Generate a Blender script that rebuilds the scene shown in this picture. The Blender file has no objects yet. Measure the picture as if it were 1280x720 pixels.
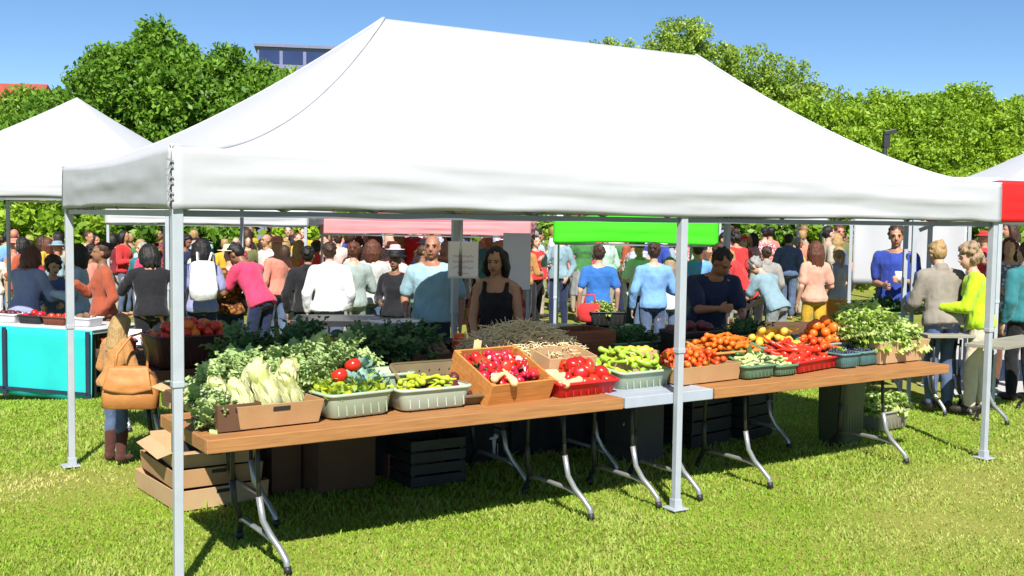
import bpy, bmesh, math, random
import numpy as np
from mathutils import Vector, Matrix, noise, Euler

random.seed(11)
rng = np.random.default_rng(11)
PI = math.pi
SC = bpy.context.scene
COL = SC.collection
R = math.radians

# ------------------------------------------------------------------ camera solved from the photograph
F_PX = 1354.5
CAM = Vector((-1.2308, -4.9622, 1.7408))
YAW, PITCH, ROLL = .5476, -.0643, .014
_fw = Vector((math.sin(YAW), math.cos(YAW), 0)); _r = Vector((math.cos(YAW), -math.sin(YAW), 0)); _up = Vector((0, 0, 1))
_f2 = _fw*math.cos(PITCH) + _up*math.sin(PITCH); _u2 = _up*math.cos(PITCH) - _fw*math.sin(PITCH)
_r3 = _r*math.cos(ROLL) + _u2*math.sin(ROLL); _u3 = _u2*math.cos(ROLL) - _r*math.sin(ROLL)
cd = bpy.data.cameras.new('camera'); cam = bpy.data.objects.new('camera', cd); COL.objects.link(cam)
cam.matrix_world = Matrix.Translation(CAM) @ Matrix((_r3, _u3, -_f2)).transposed().to_4x4()
cd.sensor_width = 36; cd.lens = 36*F_PX/1280; cd.clip_start = .05; cd.clip_end = 2000
SC.camera = cam

def ray(px, py): return _f2 + _r3*((px-640)/F_PX) + _u3*((360-py)/F_PX)
def at_z(px, py, z):
    d = ray(px, py); return CAM + d*((z-CAM.z)/d.z)
def at_d(px, py, D): return CAM + ray(px, py)*D
def proj(p):
    q = Vector(p)-CAM; z = q.dot(_f2); return 640+F_PX*q.dot(_r3)/z, 360-F_PX*q.dot(_u3)/z, z
def ground(x, y):
    t = min(1, max(0, (y-4.2)/6.0)); t = t*t*(3-2*t)
    k = min(1, max(0, (8.5-x)/3.0))
    return -.42*t*(.35+.65*k)

# ------------------------------------------------------------------ bookkeeping
def tag(o, label=None, cat=None, group=None, kind=None):
    if label: o['label'] = label
    if cat: o['category'] = cat
    if group: o['group'] = group
    if kind: o['kind'] = kind
    return o
def empty(name, loc=(0, 0, 0), rz=0, label=None, cat=None, group=None):
    o = bpy.data.objects.new(name, None); COL.objects.link(o); o.location = loc; o.rotation_euler = (0, 0, rz)
    o.empty_display_size = .1
    return tag(o, label, cat, group)
def link(name, me, parent=None, loc=None, mat=None):
    o = bpy.data.objects.new(name, me); COL.objects.link(o)
    if parent: o.parent = parent
    if loc is not None: o.location = loc
    if mat: setmat(o, mat)
    return o
def setmat(o, m, i=0):
    s = o.material_slots[i]; s.link = 'OBJECT'; s.material = m
KIDS = {}
def copy_tree(o, parent=None):
    c = o.copy(); COL.objects.link(c)
    if parent: c.parent = parent
    for ch in [x for x in o.children]: copy_tree(ch, c)
    return c

class MB:
    def __init__(s): s.v = []; s.f = []; s.m = []; s.s = []
    def add(s, vs, fs, mat=0, smooth=False, M=None):
        b = len(s.v)
        if M is not None: vs = [M @ Vector(v) for v in vs]
        s.v += [tuple(v) for v in vs]
        for f in fs: s.f.append(tuple(i+b for i in f)); s.m.append(mat); s.s.append(smooth)
        return s
    def box(s, c, size, rot=None, mat=0, M=None, taper=1.0):
        x, y, z = (k/2 for k in size); t = taper
        vs = [(-x*t, -y*t, -z), (x*t, -y*t, -z), (x*t, y*t, -z), (-x*t, y*t, -z), (-x, -y, z), (x, -y, z), (x, y, z), (-x, y, z)]
        T = Matrix.Translation(c)
        if rot: T = T @ Euler(rot).to_matrix().to_4x4()
        if M is not None: T = M @ T
        return s.add(vs, [(3, 2, 1, 0), (4, 5, 6, 7), (0, 1, 5, 4), (1, 2, 6, 5), (2, 3, 7, 6), (3, 0, 4, 7)], mat, False, T)
    def loft(s, rings, mat=0, smooth=True, caps=True, M=None):
        n = len(rings[0]); vs = [p for r in rings for p in r]; fs = []
        for i in range(len(rings)-1):
            for j in range(n):
                k = (j+1) % n
                fs.append((i*n+j, i*n+k, (i+1)*n+k, (i+1)*n+j))
        if caps:
            fs.append(tuple(range(n))[::-1]); fs.append(tuple((len(rings)-1)*n+j for j in range(n)))
        return s.add(vs, fs, mat, smooth, M)
    def tube(s, pts, r, n=8, mat=0, M=None, round_ends=False):
        pts = [Vector(p) for p in pts]; k = len(pts)
        rs = list(r) if hasattr(r, '__len__') else [r]*k
        if round_ends:
            d0 = (pts[0]-pts[1]).normalized(); d1 = (pts[-1]-pts[-2]).normalized()
            a = [(pts[0]+d0*rs[0]*q, rs[0]*w) for q, w in ((.98, .2), (.8, .6), (.45, .89))]
            b = [(pts[-1]+d1*rs[-1]*q, rs[-1]*w) for q, w in ((.45, .89), (.8, .6), (.98, .2))]
            pts = [x[0] for x in a]+pts+[x[0] for x in b]; rs = [x[1] for x in a]+rs+[x[1] for x in b]; k = len(pts)
        rings = []; prev = None
        for i in range(k):
            t = (pts[min(i+1, k-1)]-pts[max(i-1, 0)]).normalized()
            if prev is None:
                a = Vector((0, 0, 1)) if abs(t.z) < .9 else Vector((1, 0, 0))
                prev = t.cross(a).normalized()
            u = (prev - t*prev.dot(t)).normalized(); prev = u; w = t.cross(u)
            rings.append([pts[i]+(u*math.cos(2*PI*j/n)+w*math.sin(2*PI*j/n))*rs[i] for j in range(n)])
        return s.loft(rings, mat, True, True, M)
    def ell(s, c, r, n=10, m=7, mat=0, M=None, rot=None):
        rx, ry, rz = r if hasattr(r, '__len__') else (r, r, r)
        T = Matrix.Translation(c)
        if rot is not None: T = T @ (rot.to_4x4() if isinstance(rot, Matrix) else Euler(rot).to_matrix().to_4x4())
        if M is not None: T = M @ T
        vs = [(0, 0, -rz)]; fs = []
        for i in range(1, m):
            a = -PI/2+PI*i/m
            for j in range(n):
                b = 2*PI*j/n; vs.append((rx*math.cos(a)*math.cos(b), ry*math.cos(a)*math.sin(b), rz*math.sin(a)))
        vs.append((0, 0, rz)); L = len(vs)-1
        for j in range(n):
            k = (j+1) % n
            fs.append((0, 1+k, 1+j)); fs.append((L, 1+(m-2)*n+j, 1+(m-2)*n+k))
            for i in range(m-2): fs.append((1+i*n+j, 1+i*n+k, 1+(i+1)*n+k, 1+(i+1)*n+j))
        return s.add(vs, fs, mat, True, T)
    def grid(s, fn, nu, nv, mat=0, smooth=True, M=None):
        vs = [fn(i/nu, j/nv) for i in range(nu+1) for j in range(nv+1)]
        fs = [(i*(nv+1)+j, (i+1)*(nv+1)+j, (i+1)*(nv+1)+j+1, i*(nv+1)+j+1) for i in range(nu) for j in range(nv)]
        return s.add(vs, fs, mat, smooth, M)
    def mesh(s, name, mats=()):
        me = bpy.data.meshes.new(name); me.from_pydata(s.v, [], s.f)
        me.polygons.foreach_set('material_index', s.m); me.polygons.foreach_set('use_smooth', s.s)
        for m in (mats if isinstance(mats, (list, tuple)) else [mats]): me.materials.append(m)
        me.update(); return me
    def build(s, name, mats, parent=None, loc=None, bevel=0, solid=0):
        o = link(name, s.mesh(name, mats), parent, loc)
        if solid:
            d = o.modifiers.new('thickness', 'SOLIDIFY'); d.thickness = solid; d.offset = 0
        if bevel:
            d = o.modifiers.new('bevel', 'BEVEL'); d.width = bevel; d.segments = 2; d.limit_method = 'ANGLE'
        return o

# ------------------------------------------------------------------ materials
MATS = {}
def rgb(h):
    if isinstance(h, str):
        h = h.lstrip('#'); c = [int(h[i:i+2], 16)/255 for i in (0, 2, 4)]
        return tuple(x/12.92 if x <= .04045 else ((x+.055)/1.055)**2.4 for x in c)
    return tuple(h)
def mat(name, c1, c2=None, scale=6, rough=.6, bump=0, bscale=40, metal=0, trans=0, stretch=(1, 1, 1), detail=4, spec=.35, sheen=0, contrast=1, attr=None, bdist=.01, coat=0):
    if name in MATS: return MATS[name]
    m = bpy.data.materials.new(name); m.use_nodes = True; nt = m.node_tree; N = nt.nodes; L = nt.links
    b = N['Principled BSDF']; out = N['Material Output']
    c1 = rgb(c1); c2 = rgb(c2) if c2 is not None else tuple(x*.8 for x in c1)
    b.inputs['Roughness'].default_value = rough; b.inputs['Metallic'].default_value = metal
    b.inputs['Specular IOR Level'].default_value = spec
    if sheen: b.inputs['Sheen Weight'].default_value = sheen
    if coat: b.inputs['Coat Weight'].default_value = coat; b.inputs['Coat Roughness'].default_value = .15
    tc = N.new('ShaderNodeTexCoord'); mp = N.new('ShaderNodeMapping'); mp.inputs['Scale'].default_value = stretch
    L.new(tc.outputs['Object'], mp.inputs['Vector'])
    nz = N.new('ShaderNodeTexNoise'); nz.inputs['Scale'].default_value = scale; nz.inputs['Detail'].default_value = detail
    L.new(mp.outputs[0], nz.inputs['Vector'])
    rp = N.new('ShaderNodeValToRGB'); e = rp.color_ramp.elements; w = .22/contrast
    e[0].position = .5-w; e[1].position = .5+w; e[0].color = (*c1, 1); e[1].color = (*c2, 1)
    if attr:
        at = N.new('ShaderNodeAttribute'); at.attribute_name = attr
        e[0].position = 0; e[1].position = 1
        L.new(at.outputs['Fac'], rp.inputs['Fac'])
    else: L.new(nz.outputs['Fac'], rp.inputs['Fac'])
    L.new(rp.outputs[0], b.inputs['Base Color'])
    if bump:
        n2 = N.new('ShaderNodeTexNoise'); n2.inputs['Scale'].default_value = bscale; n2.inputs['Detail'].default_value = 5
        L.new(mp.outputs[0], n2.inputs['Vector'])
        bp = N.new('ShaderNodeBump'); bp.inputs['Strength'].default_value = bump; bp.inputs['Distance'].default_value = bdist
        L.new(n2.outputs['Fac'], bp.inputs['Height']); L.new(bp.outputs[0], b.inputs['Normal'])
    if trans:
        t = N.new('ShaderNodeBsdfTranslucent'); mx = N.new('ShaderNodeMixShader'); mx.inputs[0].default_value = trans
        L.new(rp.outputs[0], t.inputs['Color']); L.new(b.outputs[0], mx.inputs[1]); L.new(t.outputs[0], mx.inputs[2])
        L.new(mx.outputs[0], out.inputs['Surface'])
    MATS[name] = m; return m
def cloth(name, c, c2=None): return mat('cloth_'+name, c, c2, scale=9, rough=.85, bump=.5, bscale=14, sheen=.15, spec=.2, bdist=.02)
def pattern(name, c1, c2, kind='stripe', sc=14):
    m = cloth(name, c1); nt = m.node_tree; N = nt.nodes; L = nt.links; b = N['Principled BSDF']
    mx = N.new('ShaderNodeMix'); mx.data_type = 'RGBA'; mx.inputs[6].default_value = (*c1, 1); mx.inputs[7].default_value = (*c2, 1)
    mp = [n for n in N if n.type == 'MAPPING'][0]
    if kind == 'stripe':
        w = N.new('ShaderNodeTexWave'); w.bands_direction = 'Z'; w.inputs['Scale'].default_value = sc; w.inputs['Distortion'].default_value = .6; f = w.outputs['Fac']
    elif kind == 'check':
        w = N.new('ShaderNodeTexChecker'); w.inputs['Scale'].default_value = sc; f = w.outputs['Fac']
    else:
        w = N.new('ShaderNodeTexVoronoi'); w.inputs['Scale'].default_value = sc; f = w.outputs['Distance']
    L.new(mp.outputs[0], w.inputs['Vector']); r = N.new('ShaderNodeMath'); r.operation = 'GREATER_THAN'; r.inputs[1].default_value = .5 if kind != 'dot' else .42
    L.new(f, r.inputs[0]); L.new(r.outputs[0], mx.inputs[0]); L.new(mx.outputs[2], b.inputs['Base Color']); return m
def wood(name, c1, c2, ax=(1, 12, 12)): return mat('wood_'+name, c1, c2, scale=4, rough=.55, bump=.25, bscale=10, stretch=ax, detail=8, contrast=1.2, bdist=.004)

canvas = mat('white_canvas', (.53, .54, .57), (.505, .515, .545), scale=2, rough=.75, trans=.22, spec=.2, bump=.12, bscale=7, bdist=.03)
steel = mat('pale_painted_steel', (.38, .41, .45), (.33, .36, .40), scale=8, rough=.38, metal=.0, spec=.5)
grey_steel = mat('grey_steel', (.42, .42, .43), (.34, .34, .36), scale=10, rough=.32, metal=.6)
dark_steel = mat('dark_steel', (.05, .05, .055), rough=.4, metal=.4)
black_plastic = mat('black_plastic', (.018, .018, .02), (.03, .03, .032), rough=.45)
card = mat('cardboard', (.42, .25, .12), (.36, .20, .09), scale=5, rough=.8, bump=.1, bscale=60, spec=.15)
card_pale = mat('cardboard_pale', (.50, .34, .19), (.42, .27, .14), scale=4, rough=.8, bump=.1, bscale=60, spec=.15)
card_dark = mat('cardboard_dark', (.13, .07, .04), (.10, .052, .03), scale=4, rough=.85, spec=.15)  # darker tone carries the shade on boxes under the tables
tub_green = mat('sage_plastic', (.36, .43, .31), (.31, .38, .27), scale=5, rough=.42, spec=.4)
tub_dkgreen = mat('green_pulp', (.12, .22, .13), (.09, .17, .10), scale=12, rough=.7, bump=.2)
tub_teal = mat('teal_pulp', (.09, .20, .19), (.07, .15, .15), scale=12, rough=.7, bump=.2)
bin_brown = mat('olive_brown_plastic', (.17, .14, .065), (.11, .075, .045), scale=3, rough=.5)
tub_grey = mat('grey_plastic', (.30, .29, .24), (.24, .22, .17), scale=3, rough=.5)
tabletop_wood = wood('table', (.39, .185, .066), (.27, .12, .042), ax=(1, 16, 16))
grey_top = mat('grey_tabletop', (.36, .40, .46), (.31, .34, .40), scale=6, rough=.4)
crate_wood = wood('crate', (.54, .235, .062), (.42, .165, .04), ax=(1.5, 10, 10))
crate_red = mat('red_plastic', (.55, .02, .018), (.45, .015, .015), rough=.4)
# ------------------------------------------------------------------ people
def remeshed(mb, name, vox, smooth=3, mats=()):
    me = bpy.data.meshes.new('tmp'); me.from_pydata(mb.v, [], mb.f); me.update()
    o = bpy.data.objects.new('tmp', me); COL.objects.link(o)
    a = o.modifiers.new('r', 'REMESH'); a.mode = 'VOXEL'; a.voxel_size = vox; a.use_smooth_shade = True
    if smooth:
        b = o.modifiers.new('s', 'SMOOTH'); b.iterations = smooth; b.factor = .5
    dg = bpy.context.evaluated_depsgraph_get()
    res = bpy.data.meshes.new_from_object(o.evaluated_get(dg), depsgraph=dg); res.name = name
    bpy.data.objects.remove(o); bpy.data.meshes.remove(me)
    res.materials.clear()
    for m in (mats if isinstance(mats, (list, tuple)) else [mats]): res.materials.append(m)
    res.polygons.foreach_set('use_smooth', [True]*len(res.polygons))
    return res

def cone(mb, a, b, ra, rb, n=12): mb.tube([a, Vector(a).lerp(Vector(b), .5), b], [ra, (ra+rb)/2, rb], n, round_ends=True)

SKIN = {k: mat('skin_'+k, c, tuple(x*.88 for x in c), scale=12, rough=.5, spec=.35) for k, c in
        dict(fair=(.56, .33, .23), tan=(.42, .22, .13), brown=(.24, .115, .065), ruddy=(.46, .19, .12), mid=(.36, .16, .095), dark=(.10, .045, .028)).items()}
HAIR = {k: mat('hair_'+k, c, tuple(x*.6 for x in c), scale=30, rough=.5, bump=.6, bscale=60, stretch=(3, 3, .6), spec=.4) for k, c in
        dict(black=(.012, .010, .009), brown=(.055, .026, .014), auburn=(.12, .04, .02), blond=(.42, .27, .11), grey=(.33, .32, .31), sandy=(.36, .25, .15), white=(.6, .58, .55)).items()}
eye_mat = mat('eye_dark', (.02, .014, .01), rough=.2); lip_mat = mat('lips', (.30, .07, .06), rough=.45)
shoe_mat = mat('shoe_dark', (.03, .025, .022), rough=.5); 

def person_meshes(key, female=False, lean=0, head=(0, 0), arms=((.09, .04, -.50), (.09, .04, -.50)), step=.0, spread=.09,
                  hair='short', top='tee', bottom='trousers', vox=.011, bulk=1.0, face=False, boots=False, headz=1.0, hint=None):
    """Meshes of one standing figure 1.70 m tall facing +Y: returns {part: mesh}"""
    out = {}
    hipc = Vector((0, 0, .92)); l = R(lean)
    upv = Vector((0, math.sin(l), math.cos(l))); fwd = Vector((0, math.cos(l), -math.sin(l))); X = Vector((1, 0, 0))
    if lean: hipc += Vector((0, -.10*math.sin(l), 0))
    T = lambda u, w, h: hipc + X*u + fwd*w + upv*h
    k = bulk; fem = female
    # torso rings: height, half width, half depth, forward offset
    prof = [(-.10, .09, .08, 0), (-.06, .15, .115, -.005), (.0, .172 if fem else .160, .120, -.008), (.09, .140 if fem else .148, .104, 0), (.17, .124 if fem else .147, .096, .004),
            (.27, .145 if fem else .160, .106, .006), (.36, .156 if fem else .176, .110, 0), (.43, .140 if fem else .160, .092, -.006), (.475, .098, .070, -.008), (.52, .062, .058, 0)]
    def ring(h, a, b, w, inf=0, n=18):
        return [T((a*k+inf)*math.cos(2*PI*j/n), w+(b*k+inf)*math.sin(2*PI*j/n), h) for j in range(n)]
    def torso(mb, inf=0, lo=0, hi=99, flare=0):
        rr = [ring(h, a+flare*max(0, .15-h), b+flare*max(0, .15-h), w, inf) for i, (h, a, b, w) in enumerate(prof) if lo <= i <= hi]
        mb.loft(rr)
        if fem:
            mb.ell(T(0, .062*k, .30), (.118*k+inf, .064*k+inf, .068*k+inf), 14, 9)
    sh = [T(sx*(.155 if fem else .175)*k, -.01, .425) for sx in (-1, 1)]
    J = {}
    for i, sx in enumerate((-1, 1)):
        tgt = sh[i] + Vector((sx*arms[i][0], arms[i][1], arms[i][2])); d = tgt-sh[i]; L = min(d.length, .525); dn = d.normalized()
        l1, l2 = .285, .25; a = (l1*l1-l2*l2+L*L)/(2*L); hgt = math.sqrt(max(0, l1*l1-a*a))
        hv = Vector((sx*.45, -.7, -.6)) if hint is None else Vector((sx*hint[0], hint[1], hint[2]))
        p = (hv-dn*hv.dot(dn)).normalized()
        J[i] = (sh[i], sh[i]+dn*a+p*hgt, sh[i]+dn*L)
    hips = [hipc+Vector((sx*.088*k, 0, -.04)) for sx in (-1, 1)]
    ank = [Vector((-spread, step, .085)), Vector((spread, -step, .085))]
    if lean: ank = [a+Vector((0, .0, 0)) for a in ank]
    knee = [hips[i].lerp(ank[i], .5)+Vector((0, .03+abs(step)*.15, .0)) for i in (0, 1)]
    hr = Euler((R(-head[0])-l*.55, 0, R(head[1]))).to_matrix()
    nb = T(0, 0, .50); hc = nb + (upv*.8+Vector((0, .25*math.sin(l), .2))).normalized()*.055 + hr @ Vector((0, .018, .105*headz))
    H = lambda x, y, z: hc + hr @ Vector((x, y, z))
    # ---- body
    mb = MB(); torso(mb)
    for i, sx in enumerate((-1, 1)):
        s_, e_, w_ = J[i]
        cone(mb, s_, e_, .050*k, .038*k); cone(mb, e_, w_, .039*k, .026)
        cone(mb, T(sx*.06, -.01, .47), s_, .055, .05*k)
        d = (w_-e_).normalized(); inward = Vector((-sx, 0, 0)); inward = (inward-d*inward.dot(d))
        inward = inward.normalized() if inward.length > .2 else Vector((0, 0, -1)); side = d.cross(inward)*(1 if sx > 0 else -1)
        if side.y < 0 and d.z < -.5: side = -side
        rot = Matrix((side, inward, d)).transposed()
        mb.ell(w_+d*.05, (.040, .017, .055), 12, 8, rot=rot)
        for q, (off, ln) in enumerate(((-.03, .062), (-.011, .074), (.010, .078), (.031, .070))):
            b0 = w_+d*.085+side*off; c1 = (d+side*off*3).normalized()
            p1 = b0+c1*ln*.45; p2 = p1+(d*.75+inward*.65).normalized()*ln*.32; p3 = p2+(d*.35+inward*.9).normalized()*ln*.25
            mb.tube([w_+d*.05+side*off*.8, b0, p1, p2, p3], [.010, .0098, .0092, .0085, .0075], 7, round_ends=True)
        mb.tube([w_+d*.025+side*.018, w_+d*.055+side*.045+inward*.006, w_+d*.082+side*.055+inward*.016], [.013, .0115, .009], 7, round_ends=True)
        cone(mb, hips[i], knee[i], .082*k, .056*k); cone(mb, knee[i], ank[i], .056*k, .036)
        mb.ell(knee[i].lerp(ank[i], .3)+Vector((0, -.02, 0)), (.045*k, .05*k, .10))
        mb.ell(ank[i]+Vector((0, .06, -.045)), (.036, .11, .036))
    mb.tube([T(0, -.01, .46), nb, H(0, -.015, -.07)], [.060, .052, .050], 12, round_ends=True)
    mb.ell(H(0, -.012, .03), (.074, .092, .088), 16, 12); mb.ell(H(0, .022, -.03), (.061, .068, .078), 14, 10, rot=hr)
    mb.ell(H(0, .055, -.088), (.026, .022, .020), 10, 8)
    mb.tube([H(0, .082, .015), H(0, .104, -.022), H(0, .09, -.034)], [.009, .014, .010], 8, round_ends=True)
    for sx in (-1, 1):
        mb.ell(H(sx*.074, -.008, -.008), (.011, .022, .032), 8, 6, rot=hr)
        mb.ell(H(sx*.03, .078, .03), (.026, .014, .008), 8, 6, rot=hr)
    out['body'] = remeshed(mb, 'body', vox, 2, SKIN['fair'])
    # ---- top
    if top:
        mb = MB(); loose = .018 if top in ('jacket', 'coat') else .012
        if top == 'tank':
            mb.loft([ring(h, a, b, w, .012) for (h, a, b, w) in prof[1:7]]+[ring(.40, .13 if fem else .14, .095, -.004, .010)])
            if fem:
                mb.ell(T(0, .062*k, .30), (.130*k, .076*k, .080*k), 14, 9)
            for sx in (-1, 1):
                mb.tube([T(sx*.095, .09, .36), T(sx*.10, .04, .475), T(sx*.10, -.05, .47), T(sx*.095, -.095, .36)], .021, 8, round_ends=True)
        else:
            torso(mb, loose, 1 if top not in ('coat',) else 0, 8, flare=.16 if top in ('jacket', 'loose', 'coat') else .10)
            if top == 'coat': mb.loft([ring(h, a, b, 0, .03) for h, a, b in ((-.42, .21, .17), (-.2, .20, .155), (.05, .175, .13))])
            for i, sx in enumerate((-1, 1)):
                s_, e_, w_ = J[i]
                cone(mb, T(sx*.07, -.01, .455), s_, .055+loose*.6, .052*k+loose)
                if top == 'tee': cone(mb, s_, s_.lerp(e_, .72), .056*k+loose, .056*k+loose*.8)
                else:
                    cone(mb, s_, e_, .054*k+loose, .046*k+loose); cone(mb, e_, e_.lerp(w_, .9), .046*k+loose, .033+loose*.7)
            if top in ('jacket', 'coat'): mb.tube([T(0, -.03, .47), T(0, -.012, .535)], [.085, .078], 14, round_ends=False)
        for i, v in enumerate(mb.v):
            v = Vector(v); nn = noise.noise_vector(v*9+Vector((hash(key) % 97, 0, 0)))
            mb.v[i] = tuple(v+nn*.009)
        out['shirt' if top in ('tee', 'long', 'tank', 'loose') else 'jacket'] = remeshed(mb, 'shirt', max(vox, .013), 3)
    # ---- bottom
    mb = MB()
    if bottom == 'skirt':
        rr = []
        for q, (z, a, b) in enumerate(((.45, .23, .20), (.6, .215, .18), (.78, .20, .155), (.92, .18, .135), (1.02, .145, .11))):
            rr.append([(a*k*(1+.05*math.sin(9*t)*(1-q/5))*math.cos(t), b*k*(1+.05*math.sin(9*t)*(1-q/5))*math.sin(t)-.02*min(1, lean/40), z) for t in [2*PI*j/40 for j in range(40)]])
        mb.loft(rr)
        out['skirt'] = remeshed(mb, 'skirt', .014, 2)
    else:
        mb.loft([ring(h, a, b, w, .004) for (h, a, b, w) in prof[0:4]])
        for i in (0, 1):
            cone(mb, hips[i], knee[i], .088*k, .068*k)
            if bottom == 'shorts': pass
            else:
                e = ank[i].lerp(knee[i], .42 if boots else .04)
                mb.tube([knee[i], knee[i].lerp(e, .4)+Vector((0, -.012, 0)), e], [.070*k, .068*k, .055*k if not boots else .058], 12, round_ends=True)
        for i, v in enumerate(mb.v):
            v = Vector(v); mb.v[i] = tuple(v+noise.noise_vector(v*11)*.006)
        out['trousers'] = remeshed(mb, 'trousers', max(vox, .013), 2)
    # ---- shoes
    out['shoe'] = []
    for i in (0, 1):
        mb = MB(); a = ank[i]
        if boots: mb.tube([knee[i].lerp(ank[i], .35), a+Vector((0, -.005, .02)), a+Vector((0, 0, -.03))], [.073, .056, .056], 12, round_ends=True)
        mb.ell((a.x, a.y+.055, .04), (.049, .14, .045), 12, 8); mb.ell((a.x, a.y-.02, .055), (.044, .062, .058), 12, 8)
        mb.v = [(x, y, max(z, .0)) for x, y, z in mb.v]
        me = remeshed(mb, 'shoe', .012, 1, shoe_mat); out['shoe'].append(me)
    # ---- hair
    mb = MB(); rnd = random.Random(len(key)*7+3)
    if hair != 'bald':
        if hair == 'hat':
            mb.loft([[H(rr*math.cos(t), rr*1.1*math.sin(t)-.012, z) for t in [2*PI*j/24 for j in range(24)]] for z, rr in ((.062, .165), (.072, .160), (.074, .092), (.12, .088), (.145, .07), (.15, .02))])
        elif hair == 'cap':
            mb.ell(H(0, -.012, .048), (.083, .10, .083), 16, 10, rot=hr); mb.ell(H(0, .10, .055), (.062, .07, .010), 12, 6, rot=hr)
        else:
            mb.ell(H(0, -.026, .048), (.083, .092, .084), 16, 10, rot=hr); mb.ell(H(0, -.045, .01), (.080, .07, .085), 14, 9, rot=hr)
            if hair == 'short':
                for q in range(26):
                    t = rnd.uniform(0, 2*PI); z = rnd.uniform(.02, .11); rr = .078*math.sqrt(max(.05, 1-((z-.04)/.09)**2))
                    y = rr*1.1*math.sin(t)-.03
                    if y > .03 and z < .075: continue
                    mb.ell(H(rr*math.cos(t), y, z), rnd.uniform(.014, .024), 6, 5)
            if hair in ('long', 'bob'):
                dn = .30 if hair == 'long' else .15
                for sx in (-1, 1): mb.tube([H(sx*.062, .02, .06), H(sx*.086, -.005, -.02), H(sx*.09, -.012, -dn*.55), H(sx*.075, -.03, -dn*.9)], [.028, .034, .036, .018], 10, round_ends=True)
                for q in range(9):
                    t = PI+PI*(q+.5)/9; mb.tube([H(.075*math.cos(t), .07*math.sin(t)-.03, .05), H(.088*math.cos(t), .08*math.sin(t)-.035, -.06), H(.082*math.cos(t), .07*math.sin(t)-.04, -dn+rnd.uniform(-.03, .03))], [.034, .036, .016], 8, round_ends=True)
            if hair == 'curly':
                for q in range(150):
                    t = rnd.uniform(0, 2*PI); z = rnd.uniform(-.075, .135); rr = .098*math.sqrt(max(.08, 1-((z-.03)/.115)**2))
                    y = rr*1.1*math.sin(t)-.03
                    if y > .015 and z < .07: continue
                    mb.ell(H(rr*math.cos(t), y, z), rnd.uniform(.016, .028), 6, 5)
            if hair == 'bun': mb.ell(H(0, -.11, .07), .045, 10, 8)
            if hair == 'tail': mb.tube([H(0, -.10, .05), H(0, -.15, .0), H(0, -.14, -.12), H(0, -.12, -.2)], [.025, .034, .03, .01], 9, round_ends=True)
        out['hat' if hair in ('hat', 'cap') else 'hair'] = remeshed(mb, 'hair', .009, 1)
    if face:
        es = []; bs = []
        for sx in (-1, 1):
            m1 = MB(); m1.ell(H(sx*.031, .079, .008), (.0095, .008, .0055), 10, 8, rot=hr); es.append(m1.mesh('eye', eye_mat))
            m2 = MB(); m2.tube([H(sx*.014, .090, .028), H(sx*.032, .089, .034), H(sx*.05, .075, .029)], [.0022, .0030, .002], 6, round_ends=True); bs.append(m2.mesh('eyebrow', HAIR['black']))
        out['eye'] = es; out['eyebrow'] = bs
        m3 = MB(); m3.ell(H(0, .080, -.058), (.025, .012, .008), 12, 8, rot=hr); out['mouth'] = m3.mesh('mouth', lip_mat)
    out['_top'] = max(v.co.z for k_ in ('hair', 'hat', 'body') if k_ in out for v in out[k_].vertices)
    out['_hands'] = [J[i][2]+(J[i][2]-J[i][1]).normalized()*.09 for i in (0, 1)]
    out['_hc'] = hc; out['_T'] = T
    return out

PROTO = {}
_pm = person_meshes
def person_meshes(*a, **k):
    out = _pm(*a, **k)
    for key, am, fr in (('shirt', .009, 13), ('jacket', .010, 12), ('trousers', .009, 12), ('skirt', .006, 14), ('hair', .006, 48)):
        me = out.get(key)
        if not me: continue
        n = len(me.vertices); co = np.empty(n*3); me.vertices.foreach_get('co', co); co = co.reshape(-1, 3); nr = np.empty(n*3); me.vertices.foreach_get('normal', nr); nr = nr.reshape(-1, 3)
        sq = (1, 1, .5) if key != 'hair' else (1, 1, .3); ph = (sum(map(ord, str(a[0]))) % 50)
        d = np.array([noise.noise(Vector((p[0]*fr*sq[0]+ph, p[1]*fr*sq[1], (p[2]+.6*p[0])*fr*sq[2])))+.5*noise.noise(Vector((p[0]*fr*2.6+ph, p[1]*fr*2.6, (p[2]-.8*p[0])*fr*2.2*sq[2]))) for p in co])
        co += nr*(d*am+(.002 if key == 'shirt' else 0))[:, None]; me.vertices.foreach_set('co', co.ravel()); me.update()
    return out
def person_at(pk, label, px, top, D, turn, shirt, low, hairc='brown', skin='fair', group=None, base=None, hmin=1.4, hmax=1.86, shoe=None):
    """A person whose head top is seen at (px, top) from D metres; turn 0 = seen from behind, 180 = facing the camera"""
    me = PROTO[pk]; P = at_d(px, top, D); g = ground(P.x, P.y)
    s = (P.z-g)/me['_top']; s = max(hmin/1.7, min(hmax/1.7, s))
    t = empty('person', (P.x, P.y, g+.012), -YAW+R(turn), label, 'person', group); t.scale = (s, s, s)
    for k, m in me.items():
        if k[0] == '_': continue
        for m_ in (m if isinstance(m, list) else [m]):
            o = link(k, m_, t)
            c = {'body': SKIN[skin], 'shirt': shirt, 'jacket': shirt, 'trousers': low, 'skirt': low, 'hair': HAIR.get(hairc), 'hat': HAIR.get(hairc) if hairc in HAIR else hairc, 'shoe': shoe}.get(k)
            if c: 
                if not len(m_.materials): m_.materials.append(c)
                setmat(o, c)
    return t

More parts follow.
